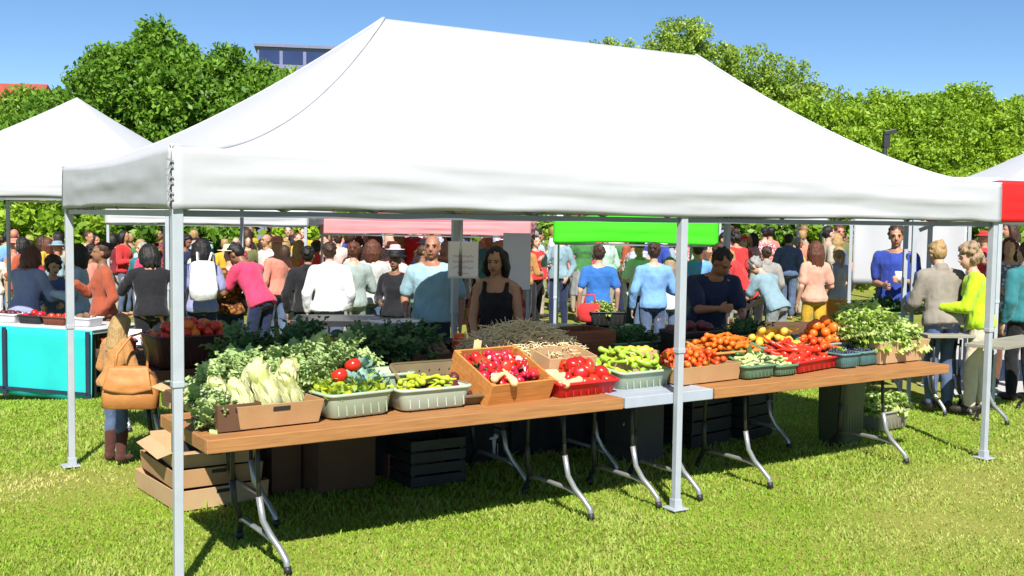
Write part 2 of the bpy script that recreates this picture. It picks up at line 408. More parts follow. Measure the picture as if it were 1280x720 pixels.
DN = (.09, .04, -.50)
PROTO['man'] = person_meshes('man', step=.06, face=True)
PROTO['man_long'] = person_meshes('man_long', top='long', arms=(DN, (.02, .26, -.26)), step=-.05)
PROTO['man_cap'] = person_meshes('man_cap', hair='cap', top='tee', arms=((-.02, .27, -.20), DN), step=.12, face=True)
PROTO['man_jacket'] = person_meshes('man_jacket', top='jacket', bulk=1.06, arms=((.08, .02, -.5), (.05, .10, -.48)), step=.04)
PROTO['man_bend'] = person_meshes('man_bend', top='tee', lean=32, head=(25, 10), arms=((-.02, .35, -.36), (-.02, .33, -.38)), step=.05)
PROTO['woman'] = person_meshes('woman', True, hair='long', top='tee', arms=(DN, (.02, .22, -.3)), step=.06, face=True)
PROTO['woman_bob'] = person_meshes('woman_bob', True, hair='bob', top='long', arms=((-.02, .28, -.22), (-.02, .26, -.24)), step=.03)
PROTO['woman_skirt'] = person_meshes('woman_skirt', True, hair='tail', top='tee', bottom='skirt', arms=(DN, (.12, .12, -.45)))
PROTO['woman_hat'] = person_meshes('woman_hat', True, hair='hat', top='loose', arms=(DN, (0, .2, -.3)), step=.08, face=True)
PROTO['woman_bun'] = person_meshes('woman_bun', True, hair='bun', top='long', arms=((.05, .1, -.45), (-.03, .3, -.1)), step=-.06)
PROTO['woman_curly'] = person_meshes('woman_curly', True, hair='curly', top='long', lean=10, head=(8, 25), arms=((-.02, .32, -.28), (-.03, .30, -.30)), step=.06, face=True)
PROTO['man_bald'] = person_meshes('man_bald', hair='bald', top='tee', bulk=1.1, arms=(DN, (.04, .16, -.4)), face=True)
# ------------------------------------------------------------------ tents
def roof_mesh(name, W, D, ze, zr, rx, mats, pc=(1.45,)*4, pm=1.25, seed=0, ns=40, nd=22):
    E_ = [Vector((0, 0, ze)), Vector((W, 0, ze)), Vector((W, D, ze)), Vector((0, D, ze))]
    R0 = Vector((rx, D/2, zr)); R1 = Vector((W-rx, D/2, zr)); mb = MB()
    for a, b, r0, r1 in ((0, 1, R0, R1), (1, 2, R1, R1), (2, 3, R1, R0), (3, 0, R0, R0)):
        def fn(d, s, a=a, b=b, r0=r0, r1=r1):
            p = E_[a].lerp(E_[b], s).lerp(r0.lerp(r1, s), d)
            e = pc[a]*(1-s)+pc[b]*s; e = e+(pm-e)*math.sin(PI*s)**.6
            z = ze+(zr-ze)*d**e
            c = min(s, 1-s)
            z += .028*math.exp(-((c*4)**2+(d*9)**2))
            wr = noise.noise(Vector((p.x*1.3+seed, p.y*1.3, 3.1)))*.014*(1-d)*min(1, c*6)*min(1, d*8)
            wr += noise.noise(Vector((s*7+a*5, d*28, seed)))*.006*max(0, 1-d*3)*min(1, d*12)
            return (p.x, p.y, z+wr)
        mb.grid(fn, nd, ns)
    mb.f = [f[::-1] for f in mb.f]
    me = mb.mesh(name, mats); bm = bmesh.new(); bm.from_mesh(me); bmesh.ops.remove_doubles(bm, verts=bm.verts, dist=.0008)
    bmesh.ops.recalc_face_normals(bm, faces=bm.faces); bm.to_mesh(me); bm.free()
    return me
def valance(name, W, D, ze, vh, mats, parent, seed=0, amp=.012):
    pts = [Vector((0, 0, 0)), Vector((W, 0, 0)), Vector((W, D, 0)), Vector((0, D, 0))]; mb = MB()
    for k in range(4):
        a, b = pts[k], pts[(k+1) % 4]; n = Vector(((b-a).y, -(b-a).x, 0)).normalized(); Ln = (b-a).length
        def fn(s, t):
            p = a.lerp(b, s); x = s*Ln; edge = min(1, min(s, 1-s)*Ln*5)
            off = noise.noise(Vector((x*.9+seed+k*9, t*2.6, 1.7)))*amp*1.5 + noise.noise(Vector((x*2.4+seed, t*7, k*4.)))*amp*.8
            off += amp*.9*math.exp(-((t-.45-.12*noise.noise(Vector((x*.6, seed, k))))*9)**2)
            sag = (.016*math.sin(PI*((s*2) % 1 if Ln > 4 else s))+.006*noise.noise(Vector((x*2.2, seed, k))))*t
            return tuple(p + n*((.004+off*edge*(.5 if k == 3 else 1))*min(1, t*5)+.004*t) + Vector((0, 0, ze+.028*math.exp(-(min(s, 1-s)*4)**2)*(1-t)-vh*t+sag)))
        mb.grid(fn, max(24, int(Ln*18)), 10)
    o = mb.build(name, mats, parent, solid=.003); return o
def pole(parent, x, y, h, w=.045, foot=True, m=None, mdark=None, z0=0):
    """two-stage square leg: wider outer tube above, inner tube below, adjuster knob and foot plate"""
    m = m or steel; mb = MB(); hs = h*.48
    mb.box((x, y, (h+hs)/2), (w, w, h-hs)); mb.box((x, y, (z0+hs)/2+.01), (w*.84, w*.84, hs-z0+.02))
    o = mb.build('leg', m, parent, bevel=.004)
    if foot:
        f = MB(); f.box((x-.01, y-.01, z0+.006), (.115, .115, .010)); f.box((x, y, z0+.035), (w*1.1, w*1.1, .05)); f.build('foot_plate', m, o, bevel=.003)
    b = MB(); b.box((x, y, hs+.01), (w*1.08, w*1.08, .03)); b.build('slider', mdark or m, o, bevel=.004)
    return o
def truss(parent, a, b, z1, z2, n, m):
    """scissor bars hidden behind the valance"""
    mb = MB(); a = Vector(a); b = Vector(b)
    for i in range(n):
        p = a.lerp(b, i/n); q = a.lerp(b, (i+1)/n)
        mb.tube([(p.x, p.y, z1), (q.x, q.y, z2)], .011, 6); mb.tube([(p.x, p.y, z2), (q.x, q.y, z1)], .011, 6)
    return mb.build('scissor_truss', m, parent)

# main pavilion, 6 x 2.92 m, six legs
tent = empty('market_tent', (0, 0, 0), 0, 'large white pavilion tent sheltering the vegetable tables, six pale steel legs', 'tent')
ZE, VH, TW, TD = 2.013, .253, 6.0, 2.918
link('canopy', roof_mesh('canopy', TW, TD, ZE, 3.0, 1.70, canvas, (1.85, 1.5, 1.4, 1.4), 1.3, 4, 64, 30), tent)
valance('valance', TW, TD, ZE, VH, canvas, tent, 2.0, .011)
for x, y in ((0, 0), (3, 0), (6, 0), (0, TD), (3, TD), (6, TD)):
    ix = .03 if x == 0 else (-.03 if x == 6 else 0); iy = .035 if y == 0 else -.035
    pole(tent, x+ix, y+iy, ZE-.03, .05, True, steel, steel)
for a, b in (((.03, .035), (5.97, .035)), ((.03, TD-.035), (5.97, TD-.035)), ((.03, .06), (.03, TD-.06)), ((5.97, .06), (5.97, TD-.06))):
    mb = MB(); c = ((a[0]+b[0])/2, (a[1]+b[1])/2, 1.742)
    mb.box(c, (abs(a[0]-b[0])+.012, abs(a[1]-b[1])+.012, .03)) if abs(a[0]-b[0]) > 1 else mb.box(c, (.026, abs(a[1]-b[1]), .03))
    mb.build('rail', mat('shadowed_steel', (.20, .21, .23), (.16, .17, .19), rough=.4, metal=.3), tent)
for y in (.06, TD-.06): truss(tent, (.06, y), (5.94, y), 1.77, 1.98, 8, grey_steel)
for x in (.06, 5.94): truss(tent, (x, .1), (x, TD-.1), 1.77, 1.98, 4, grey_steel)
mb = MB()
for x in (1.70, 4.30): mb.tube([(x, TD/2, 1.95), (x, TD/2, 2.93)], .02, 8)
mb.tube([(1.7, TD/2, 2.93), (4.3, TD/2, 2.93)], .016, 8); mb.build('ridge_support', grey_steel, tent)
mb = MB()                                                            # four hip seams, grey piping added to stand for their soft shading
for (cx_, cy_, rx_, e_) in ((0, 0, 1.7, 1.85), (6, 0, 4.3, 1.5), (6, TD, 4.3, 1.4), (0, TD, 1.7, 1.4)):
    pts = []
    for i in range(31):
        d = i/30; pts.append((cx_+(rx_-cx_)*d, cy_+(TD/2-cy_)*d, ZE+(3.0-ZE)*d**e_+.028*math.exp(-(d*9)**2)+.003))
    mb = MB(); mb.tube(pts, .011, 6); mb.build('seam', mat('seam_shade_grey', (.45, .46, .48), rough=.8), tent)
mb = MB()                                                            # velcro lacing of the near corner
for q in range(6): mb.box((-.012, -.014, 1.80+q*.036), (.036, .005, .008), rot=(0, R(25 if q % 2 else -25), 0))
mb.build('corner_lacing', mat('webbing', (.26, .26, .28), rough=.8), tent)

def small_tent(name, label, px, D, W, Dp, turn, H, vh, hp, roof_m, val_m, group=None, anchor=0, zref=None, legs=True, pc=1.3, rx=None):
    """pavilion whose corner `anchor` (0 near left, 1 near right) stands at pixel column px, D metres off"""
    P = at_d(px, 300, D); g = ground(P.x, P.y); rz = -YAW+R(turn); H -= .38*g; hp -= .38*g
    off = Matrix.Rotation(rz, 3, 'Z') @ Vector((-W if anchor else 0, 0, 0))
    t = empty(name, (P.x+off.x, P.y+off.y, g), rz, label, 'tent', group)
    link('canopy', roof_mesh('canopy', W, Dp, H+vh, hp, W/2-.001 if rx is None else rx, roof_m, (pc,)*4, 1.15, px, 20, 12), t)
    valance('valance', W, Dp, H+vh, vh, val_m, t, px*.1, .010)
    if legs:
        for x in (.03, W-.03):
            for y in (.03, Dp-.03): pole(t, x, y, H+vh-.03, .042)
    for y in (.03, Dp-.03):
        mb = MB(); mb.box((W/2, y, H-.01), (W-.1, .024, .026)); mb.build('rail', grey_steel, t)
    return t
canvas_b = mat('white_canvas_plain', (.52, .53, .56), (.49, .50, .53), scale=2, rough=.8, trans=.12)
pink_c = mat('faded_pink_canvas', (.62, .22, .24), (.55, .16, .18), scale=1.2, rough=.8, trans=.25)
pink_v = mat('pale_pink_canvas', (.68, .34, .36), (.62, .27, .29), scale=1.2, rough=.8, trans=.25)
green_c = mat('bright_green_canvas', (.07, .74, .015), (.06, .66, .012), scale=1.2, rough=.7, trans=.25)
red_c = mat('red_canvas', (.62, .012, .012), (.55, .01, .01), scale=1.2, rough=.7, trans=.2)
small_tent('gazebo', 'white pyramid roofed tent sheltering the teal clothed stall', 212, 11.4, 3.2, 3.2, 0, 1.98, .26, 3.2, canvas_b, canvas_b, anchor=1)
small_tent('gazebo', 'white low tent behind the shoppers at the left, thin legs among them', 132, 16.2, 3.0, 3.0, 2, 1.84, .2, 2.75, canvas_b, canvas_b)
small_tent('gazebo', 'faded pink canopy tent in the crowd left of the green one', 400, 18.0, 3.5, 3.0, -3, 1.70, .22, 2.35, pink_c, pink_v)
small_tent('gazebo', 'bright green canopy tent over shoppers in blue', 692, 13.2, 1.98, 2.6, -3, 1.50, .27, 1.95, green_c, green_c)
small_tent('gazebo', 'white flat tent far behind the shopper in red', 898, 20.0, 2.0, 2.0, 0, 1.85, .26, 2.4, canvas_b, canvas_b)
tr = small_tent('gazebo', 'white roofed tent with a red valance at the right edge', 1247, 10.2, 3.0, 1.5, 4, 1.77, .36, 2.75, canvas_b, red_c, rx=1.2)
tp = small_tent('gazebo', 'narrow low white awning behind the right end of the main tent', 1140, 10.4, 2.4, .34, -4, 1.80, .25, 2.2, canvas_b, canvas_b, rx=.4)
mb = MB(); mb.box((.20, .03, 1.735), (.27, .03, .035), rot=(0, R(-24), 0)); mb.box((.03, .055, 1.40), (.05, .03, .08)); mb.build('bracket', dark_steel, tp)
# white side sheet hanging from a frame of its own
Pl = at_d(1065, 356, 13.6); Pr_ = at_d(1206, 356, 13.2); d_ = (Pr_-Pl); wS = math.hypot(d_.x, d_.y)
sh_ = empty('side_sheet', (Pl.x, Pl.y, 0), math.atan2(d_.y, d_.x), 'plain white hanging sheet behind the shopper in a blue T-shirt', 'tent wall')
mb = MB(); mb.grid(lambda s, t: (s*wS, .03*noise.noise(Vector((s*3, t*1.5, 2)))+.012*math.sin(s*17), .98+t*1.12), 40, 14)
mb.build('sheet', canvas_b, sh_, solid=.004)
for x in (-.03, wS+.03):
    mb = MB(); mb.box((x, 0, 1.05), (.04, .04, 2.12)); mb.build('post', steel, sh_, bevel=.003)
mb = MB(); mb.tube([(-.03, 0, 2.11), (wS+.03, 0, 2.11)], .015, 8); mb.build('top_bar', steel, sh_)

# ------------------------------------------------------------------ tables
def folding_table(label, origin, ang, L, Dp, top_m, edge_m=None, h=.70, legs=(.45, -.35), grp=None, apron=.065, foot_shift=.0):
    t = empty('folding_table', (origin[0], origin[1], ground(*origin[:2])), ang, label, 'table', grp)
    mb = MB(); n = 5
    for i in range(n):                                               # planks
        w = Dp/n; mb.box((L/2, w*(i+.5), h-.013), (L-.03, w-.0035, .024))
    mb.build('tabletop', top_m, t, bevel=.002)
    mb = MB(); e = .022
    mb.box((L/2, e/2, h-apron/2+.003), (L, e, apron)); mb.box((L/2, Dp-e/2, h-apron/2+.003), (L, e, apron))
    mb.box((e/2, Dp/2, h-apron/2+.003), (e, Dp-2*e-.002, apron)); mb.box((L-e/2, Dp/2, h-apron/2+.003), (e, Dp-2*e-.002, apron))
    mb.build('apron', edge_m or top_m, t, bevel=.004)
    for lx in legs:
        x = lx if lx > 0 else L+lx; sgn = 1
        for side in (0, 1):
            Y = lambda w: w if side == 0 else Dp-w
            mb = MB()
            pts = [(x-.085, Y(.20), h-.05), (x-.085, Y(.195), .50), (x-.082, Y(.185), .36), (x-.068, Y(.17), .24), (x-.035, Y(.145), .165), (x-.008, Y(.10), .11), (x+.006, Y(.05), .06), (x+.008, Y(.035), .0)]
            mb.tube(pts[2:], .0165, 10)
            lg = mb.build('leg', grey_steel if side == 0 else dark_steel, t)  # far legs take a darker steel to stand for shade
            u_ = MB(); u_.tube([pts[0], pts[1], (pts[2][0], pts[2][1], pts[2][2]-.02)], .0115, 10); u_.build('upper_tube', dark_steel, lg)  # dark colour stands in for the table's shade on the upper leg
            c = MB(); c.tube([(x+.008, Y(.035), .0), (x+.007, Y(.042), .035)], .0195, 10); c.build('foot_cap', black_plastic, lg)
        mb = MB(); mb.tube([(x-.015, .12, .125), (x-.03, .22, .15), (x-.03, Dp-.22, .15), (x-.015, Dp-.12, .125)], .0145, 8)
        mb.build('brace', grey_steel, t)
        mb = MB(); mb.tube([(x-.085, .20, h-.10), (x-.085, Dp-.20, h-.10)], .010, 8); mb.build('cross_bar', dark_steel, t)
    return t
TA = math.atan2(.21, 5.55)
T0 = Vector((.14, -.045, 0)); TU = Vector((math.cos(TA), math.sin(TA), 0)); TV = Vector((-TU.y, TU.x, 0))
def tb(u, w, z=.705): return T0+TU*u+TV*w+Vector((0, 0, z))
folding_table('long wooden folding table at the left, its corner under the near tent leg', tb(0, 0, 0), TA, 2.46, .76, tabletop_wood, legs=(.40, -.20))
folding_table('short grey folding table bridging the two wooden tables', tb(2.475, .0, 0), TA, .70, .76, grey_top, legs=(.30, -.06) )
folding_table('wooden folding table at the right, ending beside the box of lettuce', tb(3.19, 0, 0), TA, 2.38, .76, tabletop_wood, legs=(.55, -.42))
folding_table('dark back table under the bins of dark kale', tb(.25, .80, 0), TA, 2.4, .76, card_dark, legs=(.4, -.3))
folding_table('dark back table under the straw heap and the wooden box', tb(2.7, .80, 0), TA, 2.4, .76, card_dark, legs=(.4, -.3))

light_block_cloth = mat('light_block_cloth', (.016, .016, .019), (.024, .024, .026), scale=4, rough=.9, bump=.3, bscale=8)  # for cloths added to block light and darken the space under the tables
for q, (u0, lab) in enumerate(((.30, 'black cloth added behind the dark back table at the left to block light'), (2.75, 'black cloth added behind the dark back table at the right to block light'))):
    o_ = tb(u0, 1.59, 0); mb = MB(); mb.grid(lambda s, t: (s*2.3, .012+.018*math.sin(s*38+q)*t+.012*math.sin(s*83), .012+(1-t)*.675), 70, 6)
    c_ = mb.build('light_blocker_cloth', light_block_cloth, None, (o_.x, o_.y, ground(o_.x, o_.y)), solid=.003); c_.rotation_euler = (0, 0, TA); tag(c_, lab, 'tablecloth')
# ------------------------------------------------------------------ ground
def smooth(a, b, t): t = min(1, max(0, (t-a)/(b-a))); return t*t*(3-2*t)
soil = mat('lawn_soil', (.17, .21, .03), (.25, .24, .06), scale=1.3, rough=.95, spec=.1, bump=.3, bscale=30)
xs = [-260, -120, -60, -30, -18]+[-12+.75*i for i in range(45)]+[24, 30, 45, 80, 160, 320]
ys = [-60, -30, -15, -9]+[-7+.75*i for i in range(38)]+[24, 32, 50, 90, 180, 420]
mb = MB(); mb.grid(lambda s, t: (0, 0, 0), len(xs)-1, len(ys)-1)
mb.v = [(x, y, ground(x, y)+.012*noise.noise(Vector((x*.7, y*.7, 0)))*(1 if abs(x) < 30 else 0)-.012) for x in xs for y in ys]
lawn = mb.build('ground', soil); tag(lawn, kind='structure')
concrete = mat('path_concrete', (.46, .45, .43), (.38, .37, .36), scale=3, rough=.9, bump=.15, bscale=60)
mb = MB(); N = 14
edge = [(9.2, 1.15), (8.25, 1.95), (9.0, 2.6), (10.5, 4.2), (12.0, 6)]
def pth(s, t):
    q = t*(len(edge)-1); i = min(int(q), len(edge)-2); f = q-i
    x0 = edge[i][0]*(1-f)+edge[i+1][0]*f; y0 = edge[i][1]*(1-f)+edge[i+1][1]*f
    x = x0+s*7; return (x, y0-s*1.6, ground(x, y0-s*1.6)+.006)
mb.grid(pth, 20, 24); tag(mb.build('path', concrete), kind='structure')

# lawn blades
grass_m = mat('grass_blade', (.29, .475, .034), (.74, .64, .28), attr='dry', rough=.55, trans=.48, spec=.3)
def build_grass():
    n0 = 520000
    D = 3.2+(17-3.2)*rng.random(n0)**1.45; a = (rng.random(n0)-.5)*2*.72
    # uniform in angle, density falls with distance
    x = CAM.x+D*(math.sin(YAW)+a*math.cos(YAW)); y = CAM.y+D*(math.cos(YAW)-a*math.sin(YAW))
    def nz(x, y, s, o): return np.sin(x*s+o)*np.cos(y*s*1.13+o*1.7)+.6*np.sin(x*s*2.3-y*s*1.9+o*3)+.4*np.sin(x*s*4.7+y*s*5.1+o)
    patch = nz(x, y, 1.1, .7)+.7*nz(x, y, 3.4, 2.2)
    dry = .13+.10*patch+.15*rng.standard_normal(n0)
    bare = np.zeros(n0)
    for cx, cy, rx_, ry_ in ((-.35, 2.45, 1.25, .32), (4.4, -1.1, .9, .5), (5.6, -.35, 1.0, .4), (7.0, -.2, .7, .5), (3.2, -1.9, .7, .3)):
        bare += np.exp(-(((x-cx)/rx_)**2+((y-cy)/ry_)**2))*(1.1 if cx < 0 else .75)
    dry = np.clip(dry+bare*.55+.12*np.exp(-((D-4)/2)**2)*patch*.4, 0, 1)
    inside = (x > .5) & (x < 6.2) & (y > .75) & (y < 3.2)
    keep = rng.random(n0) > np.clip(bare, 0, .75)*.8
    keep &= ~((x > 8.1) & (y > 1.9-(x-8.1)*.11))
    keep &= ~(inside & (rng.random(n0) < .35))
    x, y, D, dry, patch, inside = (q[keep] for q in (x, y, D, dry, patch, inside)); n = len(x)
    t = np.clip((y-4.2)/6, 0, 1); t = t*t*(3-2*t); z = -.42*t*(.35+.65*np.clip((8.5-x)/3, 0, 1))-.012
    hgt = (.015+.019*rng.random(n)+.009*np.clip(patch, -1, 1.5))*(1+.03*(D-4)); hgt = np.clip(hgt*.8, .012, .08)
    tall = rng.random(n) < .012; hgt[tall] *= 1.9
    hgt[inside] *= 1.6
    wd = (.0022+.0016*rng.random(n))*(1+.16*(D-3.2))
    ph = rng.random(n)*2*PI; le = .25+.75*rng.random(n); la = rng.random(n)*2*PI
    ux, uy = np.cos(ph)*wd, np.sin(ph)*wd; lx, ly = np.cos(la)*hgt*le, np.sin(la)*hgt*le
    V = np.empty((n, 5, 3), np.float32)
    V[:, 0] = np.stack([x-ux, y-uy, z], 1); V[:, 1] = np.stack([x+ux, y+uy, z], 1)
    V[:, 2] = np.stack([x+ux*.8+lx*.35, y+uy*.8+ly*.35, z+hgt*.6], 1); V[:, 3] = np.stack([x-ux*.8+lx*.35, y-uy*.8+ly*.35, z+hgt*.6], 1)
    V[:, 4] = np.stack([x+lx, y+ly, z+hgt*(1.05-.25*le)], 1)
    me = bpy.data.meshes.new('lawn_grass'); me.vertices.add(n*5); me.vertices.foreach_set('co', V.ravel())
    b = (np.arange(n)*5)[:, None]
    loops = np.concatenate([b+np.array([[0, 1, 2, 3]]), b+np.array([[3, 2, 4]])], 1).ravel()
    me.loops.add(n*7); me.loops.foreach_set('vertex_index', loops.astype(np.int32))
    ls = (np.arange(n)*7)[:, None]+np.array([[0, 4]]); me.polygons.add(n*2); me.polygons.foreach_set('loop_start', ls.ravel().astype(np.int32))
    me.update(calc_edges=True)
    at = me.attributes.new('dry', 'FLOAT', 'POINT'); at.data.foreach_set('value', np.repeat(dry, 5).astype(np.float32))
    me.materials.append(grass_m); o = link('lawn_grass', me); tag(o, kind='stuff'); o['label'] = 'mown sunlit lawn grass with dry straw coloured patches'
build_grass()

# ------------------------------------------------------------------ trees
def leaf_mat(name, c1, c2, tr=.4): return mat('leaf_'+name, c1, c2, attr='tone', rough=.5, trans=tr, spec=.4)
bark = mat('bark', (.09, .065, .045), (.05, .038, .028), scale=3, rough=.9, bump=.6, bscale=14, stretch=(4, 4, .7))
def leaf_cloud(lobes, leaf, density, clump=.45, seed=0, elong=1.6, up=.35, fill=.5):
    g = np.random.default_rng(seed); C_, T_ = [], []
    for (cx, cy, cz, rx_, ry_, rz_, wt) in lobes:
        n = int(density*wt*(rx_*ry_+rx_*rz_+ry_*rz_)/3); k = max(3, int(n/42))
        d = g.standard_normal((k, 3)); d /= np.linalg.norm(d, axis=1)[:, None]
        rad = fill+(1.06-fill)*g.random(k)**.55
        cc = np.array([cx, cy, cz])+d*rad[:, None]*np.array([rx_, ry_, rz_])
        sz = clump*(.55+.8*g.random(k))
        per = np.maximum(8, (42*(sz/clump)**2).astype(int)); idx = np.repeat(np.arange(k), per)
        q = g.standard_normal((len(idx), 3)); q *= (g.random(len(idx))**.4/np.linalg.norm(q, axis=1))[:, None]
        C_.append(cc[idx]+q*sz[idx][:, None]*np.array([1, 1, .72])); T_.append((.5+.22*g.standard_normal(k))[idx]+.2*g.standard_normal(len(idx)))
    P = np.concatenate(C_); T = np.clip(np.concatenate(T_), 0, 1); n = len(P)
    nr = g.standard_normal((n, 3)); nr /= np.linalg.norm(nr, axis=1)[:, None]; nr[:, 2] += up; nr /= np.linalg.norm(nr, axis=1)[:, None]
    a = np.cross(nr, g.standard_normal((n, 3))); a /= np.linalg.norm(a, axis=1)[:, None]; b = np.cross(nr, a)
    s = leaf*(.6+.8*g.random(n))[:, None]
    V = np.empty((n, 4, 3), np.float32)
    V[:, 0] = P-a*s*elong*.5; V[:, 1] = P+b*s*.42+nr*s*.12; V[:, 2] = P+a*s*elong*.5-nr*s*.1; V[:, 3] = P-b*s*.42+nr*s*.12
    return V, T
def leaves_obj(name, V, T, m, parent=None, loc=None):
    n = len(V); me = bpy.data.meshes.new(name); me.vertices.add(n*4); me.vertices.foreach_set('co', V.ravel())
    me.loops.add(n*4); me.loops.foreach_set('vertex_index', np.arange(n*4, dtype=np.int32))
    me.polygons.add(n); me.polygons.foreach_set('loop_start', (np.arange(n)*4).astype(np.int32)); me.update(calc_edges=True)
    at = me.attributes.new('tone', 'FLOAT', 'POINT'); at.data.foreach_set('value', np.repeat(T, 4).astype(np.float32))
    me.materials.append(m); return link(name, me, parent, loc)
def tree(name, label, px, top, D, lobes, leaf, density, m, tr=.2, clump=.45, seed=0, group=None, cat='tree', fill=.5, limbs=True, up=.35):
    """lobes in metres about the trunk (x right, y away, z up from the ground) as seen from the camera"""
    P = at_d(px, 300, D); g = ground(P.x, P.y)*.62
    if label.startswith('tall dark'): lobes = [(a, b, c-.32, *r) for a, b, c, *r in lobes]
    t = empty(name, (P.x, P.y, g), -YAW, label, cat, group)
    V, T = leaf_cloud(lobes, leaf, density, clump, seed, fill=fill, up=up); leaves_obj('crown', V, T, m, t)
    rd = random.Random(seed); zt = min(l[2] for l in lobes); mb = MB()
    hi = max(l[2] for l in lobes)
    mb.tube([(0, 0, -.1), (.02, 0, .4), (.05*rd.uniform(-1, 1), .05, zt*.6), (.1*rd.uniform(-1, 1), .05, zt), (0, 0, hi)], [tr*1.4, tr, tr*.85, tr*.7, tr*.25], 10)
    tk = mb.build('trunk', bark, t)
    if limbs:
        mb = MB()
        for l in lobes:
            st = Vector((0, 0, zt*rd.uniform(.55, .95))); e = Vector(l[:3]); mid = st.lerp(e, .5)+Vector((rd.uniform(-.2, .2), rd.uniform(-.2, .2), .15*rd.uniform(0, 1)))
            mb.tube([st, mid, e], [tr*.5, tr*.32, tr*.12], 7)
            for q in range(5):
                v = Vector((rd.gauss(0, 1), rd.gauss(0, 1), rd.gauss(.3, 1))).normalized(); tip = e+Vector((v.x*l[3], v.y*l[4], v.z*l[5]))*.95
                mb.tube([mid.lerp(e, rd.uniform(.3, 1)), e.lerp(tip, .5), tip], [tr*.16, tr*.10, tr*.03], 5)
        mb.build('limb', bark, t)
    return t
lf_dark = leaf_mat('broad_dark', (.065, .165, .014), (.22, .40, .035)); lf_mid = leaf_mat('mid', (.09, .20, .02), (.29, .46, .05))
lf_lime = leaf_mat('lime', (.16, .30, .014), (.39, .55, .045)); lf_pale = leaf_mat('pale', (.17, .28, .035), (.42, .56, .08))
G_ = 'trees behind the market'
# px metres per pixel at 28 m = .0207
tree('broadleaf_tree', 'tall dark green broadleaf tree with a ragged top behind the left tents', 190, 20, 27,
     [(-1.6, 0, 4.2, 1.3, 1.2, 1.0, 1), (-.45, 0, 5.3, 1.2, 1.2, 1.0, 1.1), (.15, .2, 6.2, .55, .6, .62, 1), (.95, -.2, 5.2, 1.2, 1.2, .9, 1), (1.7, .1, 5.6, .5, .5, .6, 1.0), (2.1, 0, 4.6, 1.2, 1.2, .9, 1), (2.9, 0, 5.0, .8, .8, .6, .9), (2.6, 0, 5.6, .35, .35, .35, .7),
      (-1.0, 0, 5.9, .55, .5, .4, 1), (.9, 0, 6.05, .3, .3, .42, .8), (.1, 0, 6.75, .28, .3, .3, .7), (-.1, .1, 6.3, .35, .3, .35, .8), (1.95, 0, 6.1, .28, .3, .35, .7), (-1.5, 0, 5.4, .5, .4, .35, .8), (-2.5, 0, 4.9, .5, .4, .35, .8), (-2.7, .2, 3.9, 1.1, 1.0, .8, 1), (0, -.4, 3.5, 2.2, 1.4, 1.3, 1), (-2.1, -.3, 2.6, 1.6, 1.2, 1.2, 1), (1.9, -.3, 3.2, 1.6, 1.2, 1.3, 1)],
     .092, 9800, lf_dark, .22, .30, 5, G_, fill=.5)
tree('broadleaf_tree', 'lighter green leafy tree below the blue glass building', 345, 70, 30,
     [(0, 0, 4.9, 1.1, 1.1, .85, 1), (-.5, 0, 5.4, .6, .6, .45, .9), (.9, 0, 5.0, .8, .8, .5, .9), (-.9, 0, 4.4, 1.2, 1.1, .9, 1), (1.0, 0, 4.2, 1.2, 1.1, .7, 1), (.3, -.2, 3.4, 1.9, 1.2, 1.2, 1), (1.9, 0, 4.2, .9, .8, .45, .8)], .09, 8200, lf_mid, .2, .28, 6, G_)
tree('broadleaf_tree', 'low leafy tree behind the peak of the left tent', 10, 120, 28,
     [(-.2, 0, 3.6, 1.5, 1.2, 1.2, 1), (1.0, 0, 4.3, .9, .8, .55, 1), (.6, 0, 4.75, .5, .5, .3, .9), (-1.4, 0, 3.4, 1.2, 1.0, 1.0, 1), (1.2, 0, 3.0, 1.3, 1.0, 1.3, 1)], .09, 8200, lf_mid, .18, .28, 7, G_)
tree('slender_tree', 'thin leaved tree with the highest crown above the tent ridge', 845, 12, 34,
     [(0, 0, 7.1, 1.0, .9, .9, .85), (-.3, 0, 6.2, 1.5, 1.2, 1.0, 1), (.5, 0, 7.6, .45, .45, .55, .7), (1.1, 0, 6.6, 1.0, .9, .7, .8), (-1.2, 0, 6.9, .6, .6, .5, .7), (.5, -.2, 5.0, 2.1, 1.4, 1.4, 1)], .07, 6400, lf_pale, .17, .24, 8, G_, fill=.3)
tree('slender_tree', 'sparse thin leaved tree just left of the highest crown', 755, 35, 35,
     [(0, 0, 6.9, .8, .8, .6, .7), (-.9, 0, 6.7, .5, .6, .35, .6), (.5, 0, 6.1, 1.3, 1.1, .8, .9), (0, 0, 5.0, 1.8, 1.2, 1.2, 1)], .07, 5800, lf_pale, .16, .24, 9, G_, fill=.3)
tree('slender_tree', 'loose feathery tree sloping down right of the highest crown', 965, 60, 34,
     [(-.8, 0, 6.4, 1.0, .9, .8, .75), (.4, 0, 6.1, .9, .8, .75, .75), (1.4, 0, 5.5, .9, .8, .6, .6), (-.2, 0, 5.2, 1.7, 1.3, 1.0, 1), (1.0, 0, 4.6, 1.7, 1.2, 1.0, 1), (2.3, 0, 4.9, .7, .6, .4, .5)], .07, 6200, lf_pale, .17, .24, 10, G_, fill=.3)
tree('rounded_tree', 'dense yellow green rounded tree behind the dark lamp post', 1085, 120, 31,
     [(0, 0, 4.3, 1.6, 1.3, 1.0, 1), (-1.3, 0, 4.2, 1.4, 1.2, .95, 1), (1.3, 0, 4.4, 1.5, 1.2, .95, 1), (0, -.4, 3.2, 2.4, 1.4, 1.4, 1), (.3, 0, 5.15, .9, .7, .35, .6), (-1.7, 0, 4.9, .8, .6, .4, .6)], .07, 9000, lf_lime, .2, .24, 11, G_, fill=.65)
